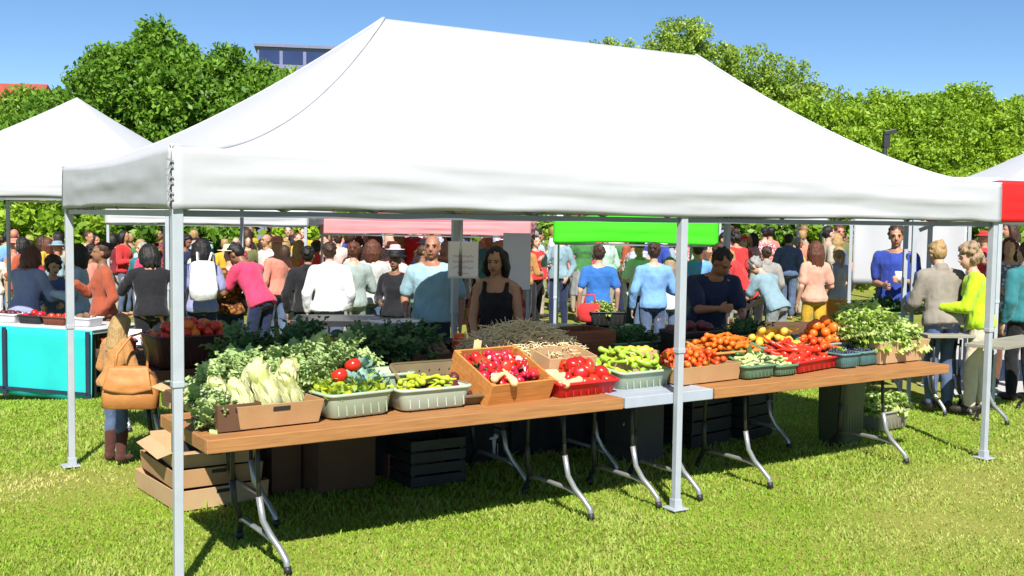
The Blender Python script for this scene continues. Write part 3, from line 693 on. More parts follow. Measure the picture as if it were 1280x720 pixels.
tree('rounded_tree', 'broad yellow green tree left of the red trimmed tent', 1185, 105, 33,
     [(0, 0, 4.6, 1.7, 1.3, 1.1, 1), (.2, 0, 5.5, 1.0, .8, .5, .7), (1.4, 0, 4.5, 1.5, 1.2, 1.0, 1), (-1.3, 0, 4.3, 1.3, 1.2, 1.0, 1), (0, -.4, 3.2, 2.6, 1.4, 1.5, 1)], .07, 9000, lf_lime, .2, .24, 12, G_, fill=.65)
tree('rounded_tree', 'yellow green tree rising behind the red trimmed tent roof', 1272, 110, 35,
     [(0, 0, 4.7, 1.6, 1.2, 1.1, 1), (.3, 0, 5.4, 1.1, .9, .55, .8), (-1.0, 0, 4.2, 1.3, 1.1, 1.2, 1), (1.4, 0, 4.4, 1.4, 1.1, 1.2, 1), (0, 0, 3, 2.2, 1.2, 1.4, 1)], .07, 9000, lf_lime, .2, .24, 13, G_, fill=.6)
tree('rounded_tree', 'small olive green tree at the low end of the feathery tree', 1030, 120, 30,
     [(0, 0, 4.2, 1.3, 1.1, .9, 1), (-.9, 0, 4.6, .9, .8, .5, .7), (0, -.2, 3.2, 1.9, 1.2, 1.3, 1)], .07, 9000, lf_lime, .18, .24, 14, G_, fill=.55)
# hedge and bushes closing the lawn behind the crowd
for i, (px, D, w) in enumerate(((30, 24, 3.2), (215, 25, 3.2), (400, 26, 3.4), (590, 26, 3.4), (770, 26, 3.4), (950, 25, 3.4), (1110, 24, 3.0), (1262, 22, 2.6))):
    tree('shrub', ('flowering pale shrub', 'rounded dark shrub', 'yellow green shrub', 'dense low shrub', 'broad shrub', 'leafy green shrub', 'bright shrub', 'olive shrub')[i]+' behind the crowd, '+
         ('at the left edge', 'under the low white tent', 'left of the pink tent', 'under the pink tent', 'under the green tent', 'under the far white tent', 'left of the white sheet', 'under the red trimmed tent')[i],
         px, 270, D, [(-w*.3, 0, 1.3, w*.33, .8, .8, 1), (w*.05, 0, 1.45, w*.33, .8, .85, 1), (w*.33, 0, 1.25, w*.3, .8, .8, 1)], .12, 2300, (lf_lime, lf_dark, lf_lime, lf_mid)[i % 4], .08, .26, 30+i, 'shrubs behind the crowd', 'shrub', .6, False)

# ------------------------------------------------------------------ far buildings, lamp post
glass_b = mat('dark_blue_glass', (.02, .03, .09), (.03, .045, .12), scale=.5, rough=.12, spec=.6)
conc_b = mat('blue_grey_cladding', (.16, .18, .30), (.13, .15, .26), scale=1, rough=.6)
P = at_d(322, 300, 85); bl = empty('office_building', (P.x, P.y, -.26), -YAW+R(10), 'dark blue glass office block showing above the trees', 'building')
BH = 15.0; mb = MB(); mb.box((9, 6, BH/2), (18, 12, BH)); mb.build('wall', conc_b, bl)
mb = MB(); mb.box((9, 6, BH+.12), (18.5, 12.5, .22)); mb.build('roof', mat('roof_edge', (.17, .18, .27), rough=.7), bl)
for i in range(10):
    for j in range(4):
        mb = MB(); mb.box((.9+1.8*i, -.012, BH-.75-j*1.55), (1.55, .05, 1.0)); mb.build('window', glass_b, bl)
P = at_d(-25, 300, 58); hs = empty('house', (P.x, P.y, .25), -YAW+R(4), 'house with a red tiled roof behind the leftmost tree', 'building')
mb = MB(); mb.box((0, 3, 2.75), (5.4, 6, 6.9)); mb.build('wall', mat('cream_render', (.42, .36, .30), rough=.9), hs)
mb = MB(); mb.add([(-3, -.4, 6.2), (3, -.4, 6.2), (3, 6.4, 6.2), (-3, 6.4, 6.2), (-2.6, 3, 8.6), (2.6, 3, 8.6)], [(0, 1, 5, 4), (2, 3, 4, 5), (1, 2, 5), (3, 0, 4), (3, 2, 1, 0)])
mb.build('roof', mat('red_tiles', (.36, .075, .045), (.26, .05, .035), scale=2, rough=.85, bump=.4, bscale=8), hs)
for x in (-1.4, 1.4):
    mb = MB(); mb.box((x, -.012, 4.4), (1.0, .06, 1.2)); mb.build('window', glass_b, hs)
P = at_d(1101, 300, 27); lp = empty('lamp_post', (P.x, P.y, -.26), -YAW, 'dark lamp post head rising before the yellow green trees', 'street lamp')
mb = MB(); mb.tube([(0, 0, 0), (0, 0, 1), (.02, 0, 3.9)], [.09, .07, .055], 10); mb.build('pole', dark_steel, lp)
mb = MB(); mb.box((.05, 0, 4.05), (.16, .12, .34)); mb.box((.13, 0, 4.26), (.30, .15, .10), rot=(0, R(-12), 0)); mb.build('lamp_head', dark_steel, lp, bevel=.01)

# ------------------------------------------------------------------ daylight
SUN = Vector((-.44, -.87, 1)).normalized()
sl = bpy.data.lights.new('sun', 'SUN'); sl.energy = 5.0; sl.angle = R(.55); sl.color = (1, .955, .88)
so = bpy.data.objects.new('sun', sl); COL.objects.link(so); so.rotation_euler = SUN.to_track_quat('Z', 'Y').to_euler()
wd = bpy.data.worlds.new('World'); SC.world = wd; wd.use_nodes = True; nt = wd.node_tree
sky = nt.nodes.new('ShaderNodeTexSky'); sky.sky_type = 'NISHITA'; sky.sun_disc = False
sky.sun_elevation = math.asin(SUN.z); sky.sun_rotation = math.atan2(SUN.x, SUN.y)
sky.altitude = 2500; sky.air_density = .85; sky.dust_density = 0; sky.ozone_density = 2.0
hs_ = nt.nodes.new('ShaderNodeHueSaturation'); hs_.inputs['Saturation'].default_value = 1.12; hs_.inputs['Hue'].default_value = .498
nt.links.new(sky.outputs[0], hs_.inputs['Color']); nt.links.new(hs_.outputs[0], nt.nodes['Background'].inputs['Color']); nt.nodes['Background'].inputs['Strength'].default_value = .08
vs = SC.view_settings; vs.view_transform = 'Standard'; vs.look = 'None'; vs.gamma = 1; vs.exposure = .85; vs.use_curve_mapping = False
SC.cycles.max_bounces = 6; SC.cycles.transparent_max_bounces = 4
# ------------------------------------------------------------------ containers
def rrect(w, d, r, z, n=5, ox=0, oy=0):
    p = []
    for cx, cy, a0 in ((w/2-r, d/2-r, 0), (-w/2+r, d/2-r, 90), (-w/2+r, -d/2+r, 180), (w/2-r, -d/2+r, 270)):
        for i in range(n+1):
            a = R(a0+90*i/n); p.append((cx+r*math.cos(a)+ox, cy+r*math.sin(a)+oy, z))
    return p
def tub(label, loc, rz, w, d, h, m, cat='tub', group=None, tilt=0, rim=True, name='plastic_tub', flare=.9, th=.006, r=.045):
    """open moulded tub with rounded corners, walls of real thickness, rim and base"""
    t = empty(name, loc, rz, label, cat, group); t.rotation_euler = (R(tilt), 0, rz)
    mb = MB(); f = flare
    mb.loft([rrect(w*f-.02, d*f-.02, r, 0), rrect(w*f, d*f, r, .008), rrect(w*.985, d*.985, r, h*.9), rrect(w, d, r, h), rrect(w-2*th, d-2*th, r, h), rrect(w*f-2*th, d*f-2*th, r, .012)])
    for i in range(7):
        x = (i-3)*w/8
        for sy in (-1, 1): mb.box((x, sy*(d*(f+.985)/4+.0005), h*.42), (w*.012, .004, h*.6), rot=(sy*math.atan2(d*(.985-f)/2, h*.9), 0, 0))
    mb.build('basin', m, t)
    if rim:
        mb = MB(); e = .011
        mb.loft([rrect(w, d, r, h-.012), rrect(w+2*e, d+2*e, r+e, h-.010), rrect(w+2*e, d+2*e, r+e, h+.003), rrect(w-2*th, d-2*th, r, h+.004)], caps=False); mb.build('rim', m, t)
    return t
def carton(label, loc, rz, w, d, h, m=None, flare=.92, group=None, tilt=0, name='cardboard_box', flaps=0, hole=True, cat='box', lipcut=0):
    t = empty(name, loc, rz, label, cat, group); t.rotation_euler = (R(tilt), 0, rz); m = m or card; th = .006; mb = MB()
    def rc(k, z, i=0): return [(-w*k/2+i, -d*k/2+i, z), (w*k/2-i, -d*k/2+i, z), (w*k/2-i, d*k/2-i, z), (-w*k/2+i, d*k/2-i, z)]
    mb.loft([rc(flare, 0), rc((flare+1)/2, h*.5), rc(1, h), rc(1, h, th), rc(flare, .006, th)], smooth=False)
    mb.build('carton', m, t, bevel=.002)
    if hole:
        mb = MB(); mb.box((0, -d*.5*(flare+(1-flare)*.78)-.001, h*.78), (min(.09, w*.2), .006, .022), rot=(math.atan2(d*(1-flare)/2, h), 0, 0)); mb.build('hand_hole', dark_steel, t, bevel=.002)
    if flaps:
        for k, (cx, cy, sx, sy, rx_, ry_) in enumerate(((0, -d/2, w*.96, flaps, -1, 0), (0, d/2, w*.96, flaps, 1, 0), (-w/2, 0, flaps, d*.96, 0, -1), (w/2, 0, flaps, d*.96, 0, 1))):
            a = R(random.uniform(-28, 15)); ca, sa = math.cos(a)*flaps, math.sin(a)*flaps; mb = MB()
            if rx_:
                y2 = cy+rx_*ca; mb.add([(-sx/2, cy, h), (sx/2, cy, h), (sx/2*.93, y2, h+sa), (-sx/2*.93, y2, h+sa)], [(0, 1, 2, 3)])
            else:
                x2 = cx+ry_*ca; mb.add([(cx, -sy/2, h), (cx, sy/2, h), (x2, sy/2*.93, h+sa), (x2, -sy/2*.93, h+sa)], [(0, 1, 2, 3)])
            mb.build('flap', m, t, solid=.004)
    return t
def slat_crate(label, loc, rz, w, d, h, m, tilt=0, group=None, name='wooden_crate', nsl=3, trim=None, solid=False):
    t = empty(name, loc, rz, label, 'crate', group); t.rotation_euler = (R(tilt), 0, rz); th = .012
    gap = .0 if solid else .012
    for sy in (-1, 1):
        mb = MB(); sh = (h-gap*(nsl-1))/nsl
        for i in range(nsl): mb.box((0, sy*(d/2-th/2), sh*(i+.5)+gap*i), (w, th, sh-.001))
        mb.build('side_panel', m, t, bevel=.002)
    for sx in (-1, 1):
        mb = MB()
        for i in range(nsl): mb.box((sx*(w/2-th/2), 0, sh*(i+.5)+gap*i), (th, d-2*th-.002, sh-.001))
        mb.build('end_panel', m, t, bevel=.002)
    mb = MB(); mb.box((0, 0, th/2+.002), (w-2*th-.002, d-2*th-.002, th)); mb.build('base', m, t)
    for sx in (-1, 1):
        for sy in (-1, 1):
            mb = MB(); mb.box((sx*(w/2-th-.012), sy*(d/2-th-.012), h/2), (.022, .022, h-.004)); mb.build('corner_post', m, t)
    return t

# ------------------------------------------------------------------ produce meshes
def ripe(name, c1, c2, rough=.3, **k): return mat('ripe_'+name, c1, c2, scale=k.pop('scale', 9), rough=rough, spec=.5, **k)
stem_m = mat('stem_green', (.10, .20, .03), (.07, .14, .02), rough=.6)
red_p = ripe('red', (.52, .015, .012), (.36, .008, .010)); scar_p = ripe('scarlet', (.60, .045, .015), (.50, .02, .01))
orange_p = ripe('orange', (.72, .18, .012), (.62, .11, .008), .42); deep_or = ripe('deep_orange', (.70, .10, .012), (.60, .05, .01), .4)
lime_p = ripe('lime', (.33, .48, .04), (.24, .40, .03)); yel_green = ripe('yellow_green', (.46, .52, .03), (.34, .44, .03))
yellow_p = ripe('yellow', (.72, .46, .06), (.64, .36, .04), .4); pale_g = ripe('pale_green', (.52, .55, .26), (.34, .42, .14), .45)
dk_green = ripe('courgette', (.035, .09, .02), (.07, .15, .035), .35); maroon_p = ripe('maroon', (.11, .012, .022), (.07, .008, .015), .5)
cream_p = ripe('cream', (.68, .52, .28), (.60, .42, .20), .6); radish_p = ripe('radish', (.50, .015, .05), (.40, .01, .03), .35); white_p = ripe('white_root', (.70, .62, .52), (.62, .50, .42), .5)
berry_p = ripe('berry', (.018, .018, .05), (.03, .03, .07), .4); tomato_p = ripe('tomato', (.56, .03, .012), (.48, .015, .008), .25)
def m_round(name, m, lobes=0, sq=1.0, stem=True, dimple=.25, n=14):
    mb = MB(); rows = []
    for i in range(1, 9):
        a = PI*i/9; r = math.sin(a); z = -math.cos(a)*sq
        if i > 6: z -= dimple*(i-6)**1.3*.16
        rows.append([(r*(1+(.16*math.cos(lobes*t) if lobes else 0))*math.cos(t), r*(1+(.16*math.cos(lobes*t) if lobes else 0))*math.sin(t), z) for t in [2*PI*j/n for j in range(n)]])
    mb.loft(rows)
    if stem:
        zt = rows[-1][0][2]; mb.tube([(0, 0, zt-.05), (.03, 0, zt+.16), (.12, .02, zt+.34)], [.14, .09, .10], 6, mat=1)
    return mb.mesh(name, [m, stem_m])
def m_long(name, m, L=1, r0=.16, r1=.05, bend=.25, tip=None, n=9, stem=True, seed=0):
    rd = random.Random(seed); mb = MB(); pts = []; rs = []; k = 8
    for i in range(k+1):
        t = i/k; pts.append((L*(t-.5), bend*math.sin(PI*t)*L*.35, .02*rd.uniform(-1, 1)*L)); rs.append((r0*(1-t)+r1*t)*(1+.06*rd.uniform(-1, 1)))
    mb.tube(pts, rs, n, round_ends=True)
    if stem: mb.tube([(-L*.5, 0, 0), (-L*.58, -.01, 0), (-L*.64, -.03, .01)], [r0*.45, r0*.25, r0*.28], 6, mat=1)
    return mb.mesh(name, [m, stem_m])
def leaf_fn(L, W, ruf, curl, seed, fold=.15, freq=11, tipw=.35):
    rd = random.Random(seed); p1, p2 = rd.uniform(0, 6), rd.uniform(0, 6)
    def fn(u, v):
        s = v*2-1; w = W*(math.sin(PI*min(1, u*.86+.10))**.7)*(1-(1-tipw)*max(0, u-.75)*2)
        z = curl*u*u*L + fold*abs(s)*w + ruf*abs(s)**1.5*(math.sin(freq*u+p1+1.5*s)+.6*math.sin(freq*2.3*u+p2+3*s))*min(1, u*3)
        return (L*u*(1-.25*curl*u), s*w*(1+.1*math.sin(freq*1.7*u+p2)), z+ruf*.5*math.sin(freq*1.6*u+p2)*u)
    return fn
def m_bunch(name, mats, n=14, L=.22, W=.055, ruf=.02, curl=.3, spread=60, seed=0, nu=10, nv=8, freq=11, core=0, rise=35):
    """a bunch / head of ruffled leaves growing from the origin upwards"""
    rd = random.Random(seed); mb = MB()
    for i in range(n):
        t = i/n; el = R(rise+(88-rise)*(1-t)**.8+rd.uniform(-10, 10)); az = 2.39996*i+rd.uniform(-.3, .3); el = min(el, R(95))
        M = Matrix.Rotation(az, 4, 'Z') @ Matrix.Rotation(-el, 4, 'Y') @ Matrix.Rotation(rd.uniform(-.5, .5), 4, 'X')
        s = rd.uniform(.75, 1.1); mb.grid(leaf_fn(L*s, W*s, ruf, -curl*rd.uniform(.5, 1.3), seed*50+i, freq=freq), nu, nv, M=M, mat=i % 2 if len(mats) > 1 else 0)
    return mb.mesh(name, mats)
def leafy(name, c1, c2, tr=.25, rough=.5): return mat('leafy_'+name, c1, c2, scale=14, rough=rough, trans=tr, spec=.35, bump=.2, bscale=60)
kale_l = leafy('sage', (.36, .50, .16), (.52, .64, .29)); kale_l2 = leafy('sage2', (.29, .43, .13), (.44, .57, .24))
kale_d = leafy('dark_kale', (.045, .11, .035), (.08, .17, .055), .1); kale_d2 = leafy('dark_kale2', (.06, .14, .045), (.11, .20, .07), .1)
lett_m = leafy('lettuce', (.34, .52, .07), (.50, .64, .18), .35); lett2 = leafy('lettuce2', (.46, .60, .15), (.62, .70, .32), .35)
ygreen_m = leafy('yellow_leaf', (.42, .52, .03), (.55, .60, .06), .35); blue_leaf = leafy('blue_leaf', (.17, .33, .27), (.28, .42, .34), .2)
napa_m = leafy('napa', (.62, .62, .30), (.70, .70, .46), .25); napa2 = leafy('napa2', (.46, .52, .14), (.58, .60, .26), .25)
K_LIGHT = [m_bunch('kale_bunch', [kale_l, kale_l2], 26, .14, .042, .011, .35, seed=i, freq=38, rise=12, nu=26, nv=8) for i in range(4)]
K_DARK = [m_bunch('dark_kale_bunch', [kale_d, kale_d2], 22, .19, .036, .012, .45, seed=20+i, freq=38, rise=12, nu=26, nv=6) for i in range(3)]
LETT = [m_bunch('lettuce', [lett_m, lett2], 30, .15, .058, .016, .3, seed=40+i, freq=34, rise=8, nu=24, nv=8) for i in range(3)]
YLEAF = [m_bunch('salad_plant', [ygreen_m, lett_m], 16, .085, .026, .008, .3, seed=60+i, freq=9, rise=15, nu=6, nv=4) for i in range(2)]
BLEAF = [m_bunch('sage_plant', [blue_leaf], 14, .10, .028, .010, .3, seed=70, freq=9, rise=12, nu=6, nv=4)]
def m_napa(seed):
    rd = random.Random(seed); mb = MB()
    mb.loft([[(r*math.cos(t), r*math.sin(t), z) for t in [2*PI*j/14 for j in range(14)]] for z, r in ((0, .032), (.03, .052), (.09, .058), (.16, .045), (.21, .018))])
    for i in range(15):
        a = 2.4*i; q = i/15; s = rd.uniform(.85, 1.05)*(1-.12*q)
        M = Matrix.Rotation(a, 4, 'Z') @ Matrix.Translation((.026+.024*q, 0, .0)) @ Matrix.Rotation(-R(rd.uniform(86, 94)-6*q), 4, 'Y')
        mb.grid(leaf_fn(.22*s, .062*s, .0035, .10*rd.uniform(.1, .9), seed*31+i, fold=.5, freq=8, tipw=.6), 12, 8, M=M, mat=0 if i % 3 else 1)
    return mb.mesh('napa_cabbage', [napa_m, napa2])
NAPA = [m_napa(i) for i in range(3)]

def item(me, name, label, cat, group, M): 
    o = link(name, me); o.matrix_world = M; return tag(o, label, cat, group)
def heap(meshes, name, label, cat, group, F, w, d, z0, step, size, dome=.04, layers=2, mode='any', jit=.35, zs=None, yaw=None, maxn=200):
    """single produce items piled inside frame F (w x d), one object each"""
    n = 0
    for l in range(layers):
        k = 1-.22*l; nx = max(1, int(w*k/step)); ny = max(1, int(d*k/step))
        for i in range(nx):
            for j in range(ny):
                if n >= maxn: return
                x = ((i+.5)/nx-.5)*w*k+random.uniform(-1, 1)*step*jit+(step*.25 if l % 2 else 0); y = ((j+.5)/ny-.5)*d*k+random.uniform(-1, 1)*step*jit
                x = max(-w/2, min(w/2, x)); y = max(-d/2, min(d/2, y))
                z = z0+dome*(1-(2*x/w)**2*.9)*(1-(2*y/d)**2*.9)+l*step*.55+random.uniform(-1, 1)*step*.1
                if mode == 'any': Rm = Euler((random.uniform(-1.4, 1.4), random.uniform(-1.4, 1.4), random.uniform(0, 6.28))).to_matrix().to_4x4()
                elif mode == 'flat': Rm = Euler((random.uniform(-.3, .3), random.uniform(-.35, .35), (random.uniform(0, 6.28) if yaw is None else random.gauss(yaw, .3)))).to_matrix().to_4x4()
                else: Rm = Euler((random.uniform(-.35, .35), random.uniform(-.35, .35), random.uniform(0, 6.28))).to_matrix().to_4x4()
                s = size*random.uniform(.82, 1.15)
                item(random.choice(meshes), name, label, cat, group, F @ Matrix.Translation((x, y, z)) @ Rm @ Matrix.Scale(s, 4)); n += 1
def frame(loc, rz, tilt=0): return Matrix.Translation(loc) @ Euler((R(tilt), 0, rz)).to_matrix().to_4x4()
def spot(pxl, pyl, pxr, pyr, d, z=.705, extra=0):
    """front bottom edge seen at these pixels on the table -> centre, angle, width"""
    A = at_z(pxl, pyl, z); B = at_z(pxr, pyr, z); v = B-A; a = math.atan2(v.y, v.x); w = math.hypot(v.x, v.y)
    n = Vector((-math.sin(a), math.cos(a), 0)); c = (A+B)/2+n*(d/2); c.z = z+.002
    return c, a, w

SPHERE = {}
PEP_R = [m_round('red_pepper', red_p, 4, 1.25), m_round('red_pepper', scar_p, 3, 1.4), m_round('red_pepper', red_p, 3, 1.15)]
RAD = [m_round('radish', radish_p, 0, 1.0, stem=True, dimple=0), m_round('radish', red_p, 0, 1.05, dimple=0)]
TOM = [m_round('tomato', tomato_p, 0, .86), m_round('tomato', scar_p, 0, .85)]
ORG = [m_round('orange', orange_p, 0, .97, stem=False)]
BEET = [m_round('beetroot', maroon_p, 0, .95)]
CARR = [m_long('carrot', orange_p, 1, .15, .03, .15, seed=i) for i in range(3)]; CARR2 = [m_long('carrot', deep_or, 1, .16, .03, .15, seed=5+i) for i in range(3)]
CHIL = [m_long('green_pepper', lime_p, 1, .17, .05, .5, seed=i) for i in range(3)]+[m_long('green_pepper', yel_green, 1, .18, .05, .4, seed=9)]
YPEP = [m_long('wax_pepper', yel_green, 1, .2, .06, .4, seed=i) for i in range(3)]
BEAN = [m_long('pale_squash', pale_g, 1, .20, .14, .3, seed=i) for i in range(2)]; COUR = [m_long('courgette', dk_green, 1, .15, .13, .2, seed=i) for i in range(2)]
SQSH = [m_long('yellow_squash', yellow_p, 1, .22, .10, .3, seed=i) for i in range(2)]; LRED = [m_long('long_red_pepper', scar_p, 1, .15, .04, .3, seed=i) for i in range(2)]
CRM = [m_long('parsnip', cream_p, 1, .17, .05, .1, seed=i) for i in range(2)]; WHT = [m_long('white_radish', white_p, 1, .13, .03, .3, seed=i) for i in range(2)]

# ---- left to right along the front edge
c, a, w = spot(298, 540, 407, 528, .42)
carton('shallow cardboard box of napa cabbages on the left table', c, a, w, .40, .115, card, .9)
Fm = frame(c, a)
for i, (x, y, z, rx_, ry_, s) in enumerate(((-.13, -.10, .04, -.25, -.35, 1.0), (.0, -.09, .05, -.3, .05, 1.12), (.13, -.09, .04, -.3, .35, 1.05), (-.05, .07, .07, -.1, -.2, 1.1), (.10, .07, .07, -.1, .25, 1.1), (-.16, .08, .05, 0, -.5, .95))):
    item(NAPA[i % 3], 'napa_cabbage', 'pale napa cabbage standing in the shallow cardboard box', 'cabbage', 'napa cabbages in the cardboard box', Fm @ Matrix.Translation((x, y, z)) @ Euler((rx_, ry_, i*1.3)).to_matrix().to_4x4() @ Matrix.Scale(s, 4))
# light kale heap on the left end
n = 0
for i, (px, py, v_) in enumerate(((262, 512, .20), (256, 488, .38), (276, 494, .30), (298, 488, .38), (270, 466, .52), (296, 470, .48), (322, 478, .42), (318, 458, .56), (342, 462, .50), (288, 450, .62), (312, 442, .66), (340, 444, .64),
                                  (366, 452, .56), (364, 436, .66), (390, 446, .58), (392, 432, .66), (412, 452, .54), (416, 436, .64), (436, 438, .62), (440, 424, .68), (384, 466, .44), (350, 480, .36), (402, 474, .40), (456, 446, .58), (280, 510, .22))):
    d = ray(px, py); P = CAM+d*((tb(1, v_).y+.0-CAM.y)/d.y)
    item(K_LIGHT[i % 4], 'kale_bunch', 'sage green curly kale bunch heaped on the left table', 'kale', 'light kale bunches on the left table',
         Matrix.Translation((P.x, P.y, max(.72, P.z-.075))) @ Euler((random.uniform(-.7, .0), random.uniform(-.5, .5), random.uniform(0, 6))).to_matrix().to_4x4() @ Matrix.Scale(random.uniform(.8, 1.05), 4))
for i, (u_, w_, wd_, lab) in enumerate(((.28, .50, .38, 'sage tub half hidden under the left end of the kale heap'), (.75, .58, .42, 'sage tub buried under the middle of the kale heap'), (1.15, .58, .34, 'sage tub under the kale beside the salad plants'))):
    tub(lab, tb(u_, w_), TA, wd_, .30, .17, tub_green)
c, a, w = spot(227, 527, 262, 522, .25)
carton('brown cardboard box under the drooping kale at the table end', tb(.20, .26), TA+.05, .22, .24, .13, card_dark, .95)
# tub of salad plants
c, a, w = spot(415, 527, 495, 517, .34)
tub('sage tub of yellow green salad plants topped with two red tomatoes', c, a, w, .32, .125, tub_green); Fm = frame(c, a)
k = 0
for x in (-.13, -.045, .045, .13):
    for y in (-.08, .03, .11):
        item(YLEAF[k % 2], 'salad_plant', 'yellow green salad plant in the sage tub with red tomatoes', 'salad plant', 'salad plants in the sage tub', Fm @ Matrix.Translation((x, y, .075+.03*(y+.1)/.2)) @ Euler((random.uniform(-.2, .2), 0, k)).to_matrix().to_4x4() @ Matrix.Scale(1.15, 4)); k += 1
for (x, y, z) in ((-.05, .0, .20), (.08, .08, .235)): item(TOM[0], 'tomato', 'large red tomato lying on the yellow green salad plants', 'tomato', 'tomatoes on the salad plants', Fm @ Matrix.Translation((x, y, z)) @ Euler((-.4, .2, 1)).to_matrix().to_4x4() @ Matrix.Scale(.046, 4))
for i, (x, y, z) in enumerate(((.20, .05, .10), (.17, .13, .17), (.06, -.03, .12))): item(BLEAF[0], 'sage_plant', 'blue green sage plant at the side of the salad tub', 'herb', 'sage plants by the salad tub', Fm @ Matrix.Translation((x, y, z)) @ Matrix.Rotation(i*2, 4, 'Z') @ Matrix.Scale(1.1, 4))
# tub of wax peppers with the leaning maroon bin behind
c, a, w = spot(503, 517, 592, 508, .30)
tub('pale sage tub of yellow green wax peppers', c, a, w, .28, .115, mat('pale_sage_plastic', (.40, .46, .37), (.36, .42, .33), rough=.42))
heap(YPEP, 'wax_pepper', 'yellow green wax pepper in the pale sage tub', 'pepper', 'wax peppers in the tub', frame(c, a), w-.07, .21, .085, .055, .085, .045, 2, 'flat')
B = tb(1.45, .42, .715); tub('grey brown bin leaning back, lined with dark beetroot', B, TA, .52, .34, .14, bin_brown, tilt=28, name='leaning_bin', r=.03)
heap(BEET, 'beetroot', 'dark maroon beetroot in the leaning grey brown bin', 'beetroot', 'beetroots in the leaning bin', frame(B, TA, 28), .36, .22, .05, .066, .042, .02, 2)
mb = MB(); mb.box((0, 0, .05), (.05, .004, .09)); mb.box((0, .004, .0), (.012, .003, .2)); o_ = mb.build('price_tag', cream_p, None, tb(1.765, .52, .93)); o_.rotation_euler = (0, R(8), TA); tag(o_, 'cream price tag on a stick beside the orange crate', 'price tag')
# tilted wooden crate of radishes
c, a, w = spot(612, 507, 692, 497, .10); w = .46
cc = c+Vector((-.03, .16, .055)); slat_crate('orange wooden crate tipped forward, full of red radishes', cc, a, w, .40, .15, crate_wood, tilt=24, solid=True)
Fm = frame(cc, a, 24)
LRAD = [m_long('radish', radish_p if i else red_p, 2.4, .6, .14, .3, seed=i) for i in range(3)]
heap(RAD+LRAD+PEP_R[1:2], 'radish', 'red radish heaped in the tipped orange crate', 'radish', 'radishes in the tipped crate', Fm, w-.06, .34, .100, .047, .032, .035, 2)
for i in range(4): item(YLEAF[i % 2] if i % 3 else K_DARK[0], 'radish_leaf', 'tuft of radish leaves among the red radishes', 'leaves', 'leaf tufts in the tipped crate', Fm @ Matrix.Translation((random.uniform(-.16, .16), random.uniform(-.12, .17), .115)) @ Euler((random.uniform(-.9, .9), random.uniform(-.9, .9), i)).to_matrix().to_4x4() @ Matrix.Scale(.6 if i % 3 else .3, 4))
for i, (x, y) in enumerate(((-.11, -.12), (-.04, -.13), (.02, .10), (.06, -.04), (.10, -.03), (-.02, .02), (.13, .02))): item(WHT[i % 2], 'white_radish', 'long white radish on top of the red radishes', 'radish', 'white radishes in the tipped crate', Fm @ Matrix.Translation((x, y, .155)) @ Euler((0, .1, i*1.1)).to_matrix().to_4x4() @ Matrix.Scale(.13, 4))
for i, (x, y) in enumerate(((-.13, -.13), (-.08, -.14))): item(CRM[i % 2], 'parsnip', 'cream parsnip in the near corner of the tipped orange crate', 'parsnip', 'parsnips in the tipped crate', Fm @ Matrix.Translation((x, y, .165)) @ Euler((0, 0, .4+i)).to_matrix().to_4x4() @ Matrix.Scale(.14, 4))
mb = MB(); mb.box((0, 0, 0), (.024, .006, .035)); o_ = mb.build('label_clip', black_plastic, None, cc+Vector((.03, -.205, .04))); tag(o_, 'small black clip on the front of the tipped orange crate', 'clip')
# prop block under the rear of the tipped crate
carton('flat cardboard box propping up the tipped orange crate', cc+Vector((-.0, .13, -.055)), a, .40, .16, .105, card_dark, 1, hole=False)
# red crate
c, a, w = spot(700, 498, 773, 490, .36)
tub('bright red plastic tray of red peppers and cream parsnips', c+Vector((0, 0, .005)), a, w, .34, .10, crate_red, tilt=9, name='plastic_tray', r=.02); Fm = frame(c, a, 9)
heap(PEP_R, 'red_pepper', 'glossy red pepper in the bright red tray', 'pepper', 'red peppers in the red tray', Fm @ Matrix.Translation((.05, 0, 0)), w-.17, .27, .07, .062, .040, .055, 2)
for i, (x, y) in enumerate(((-.15, -.09), (-.16, -.02), (-.13, .04), (-.155, .09), (-.12, -.12))): item(CRM[i % 2], 'parsnip', 'cream parsnip at the left end of the red tray', 'parsnip', 'parsnips in the red tray', Fm @ Matrix.Translation((x, y, .10)) @ Euler((0, 0, 1.2+i*.5)).to_matrix().to_4x4() @ Matrix.Scale(.15, 4))
carton('open cardboard box standing behind the red tray', tb(2.40, .56), TA, .36, .22, .22, card_pale, .95, tilt=12)
# lime peppers
c, a, w = spot(775, 487, 840, 480, .40)
tub('sage tub heaped with lime green peppers on the grey table', c, a, w, .42, .12, tub_green, tilt=6); Fm = frame(c, a, 6)
heap(CHIL, 'green_pepper', 'lime green pepper in the tub on the grey table', 'pepper', 'lime green peppers on the grey table', Fm, w-.06, .36, .10, .06, .11, .075, 2, 'flat')
carton('cream carton leaning behind the grey table peppers', tb(2.93, .50), TA, .30, .20, .20, card_pale, .96)
heap(SQSH, 'yellow_squash', 'yellow squash poking from the cream carton', 'squash', 'yellow squashes in the cream carton', frame(tb(2.93, .50), TA), .24, .15, .17, .075, .13, .03, 1, 'flat')
# orange box
c, a, w = spot(853, 483, 928, 474, .46)
carton('orange brown cardboard box of carrots beside the tent leg', c, a, w, .44, .11, card, .95, hole=False); Fm = frame(c, a)
heap(CARR2+CARR, 'carrot', 'stubby orange carrot in the box beside the tent leg', 'carrot', 'carrots beside the tent leg', Fm @ Matrix.Translation((0, .0, .015)), w-.10, .33, .085, .055, .125, .06, 2, 'flat', yaw=.8)
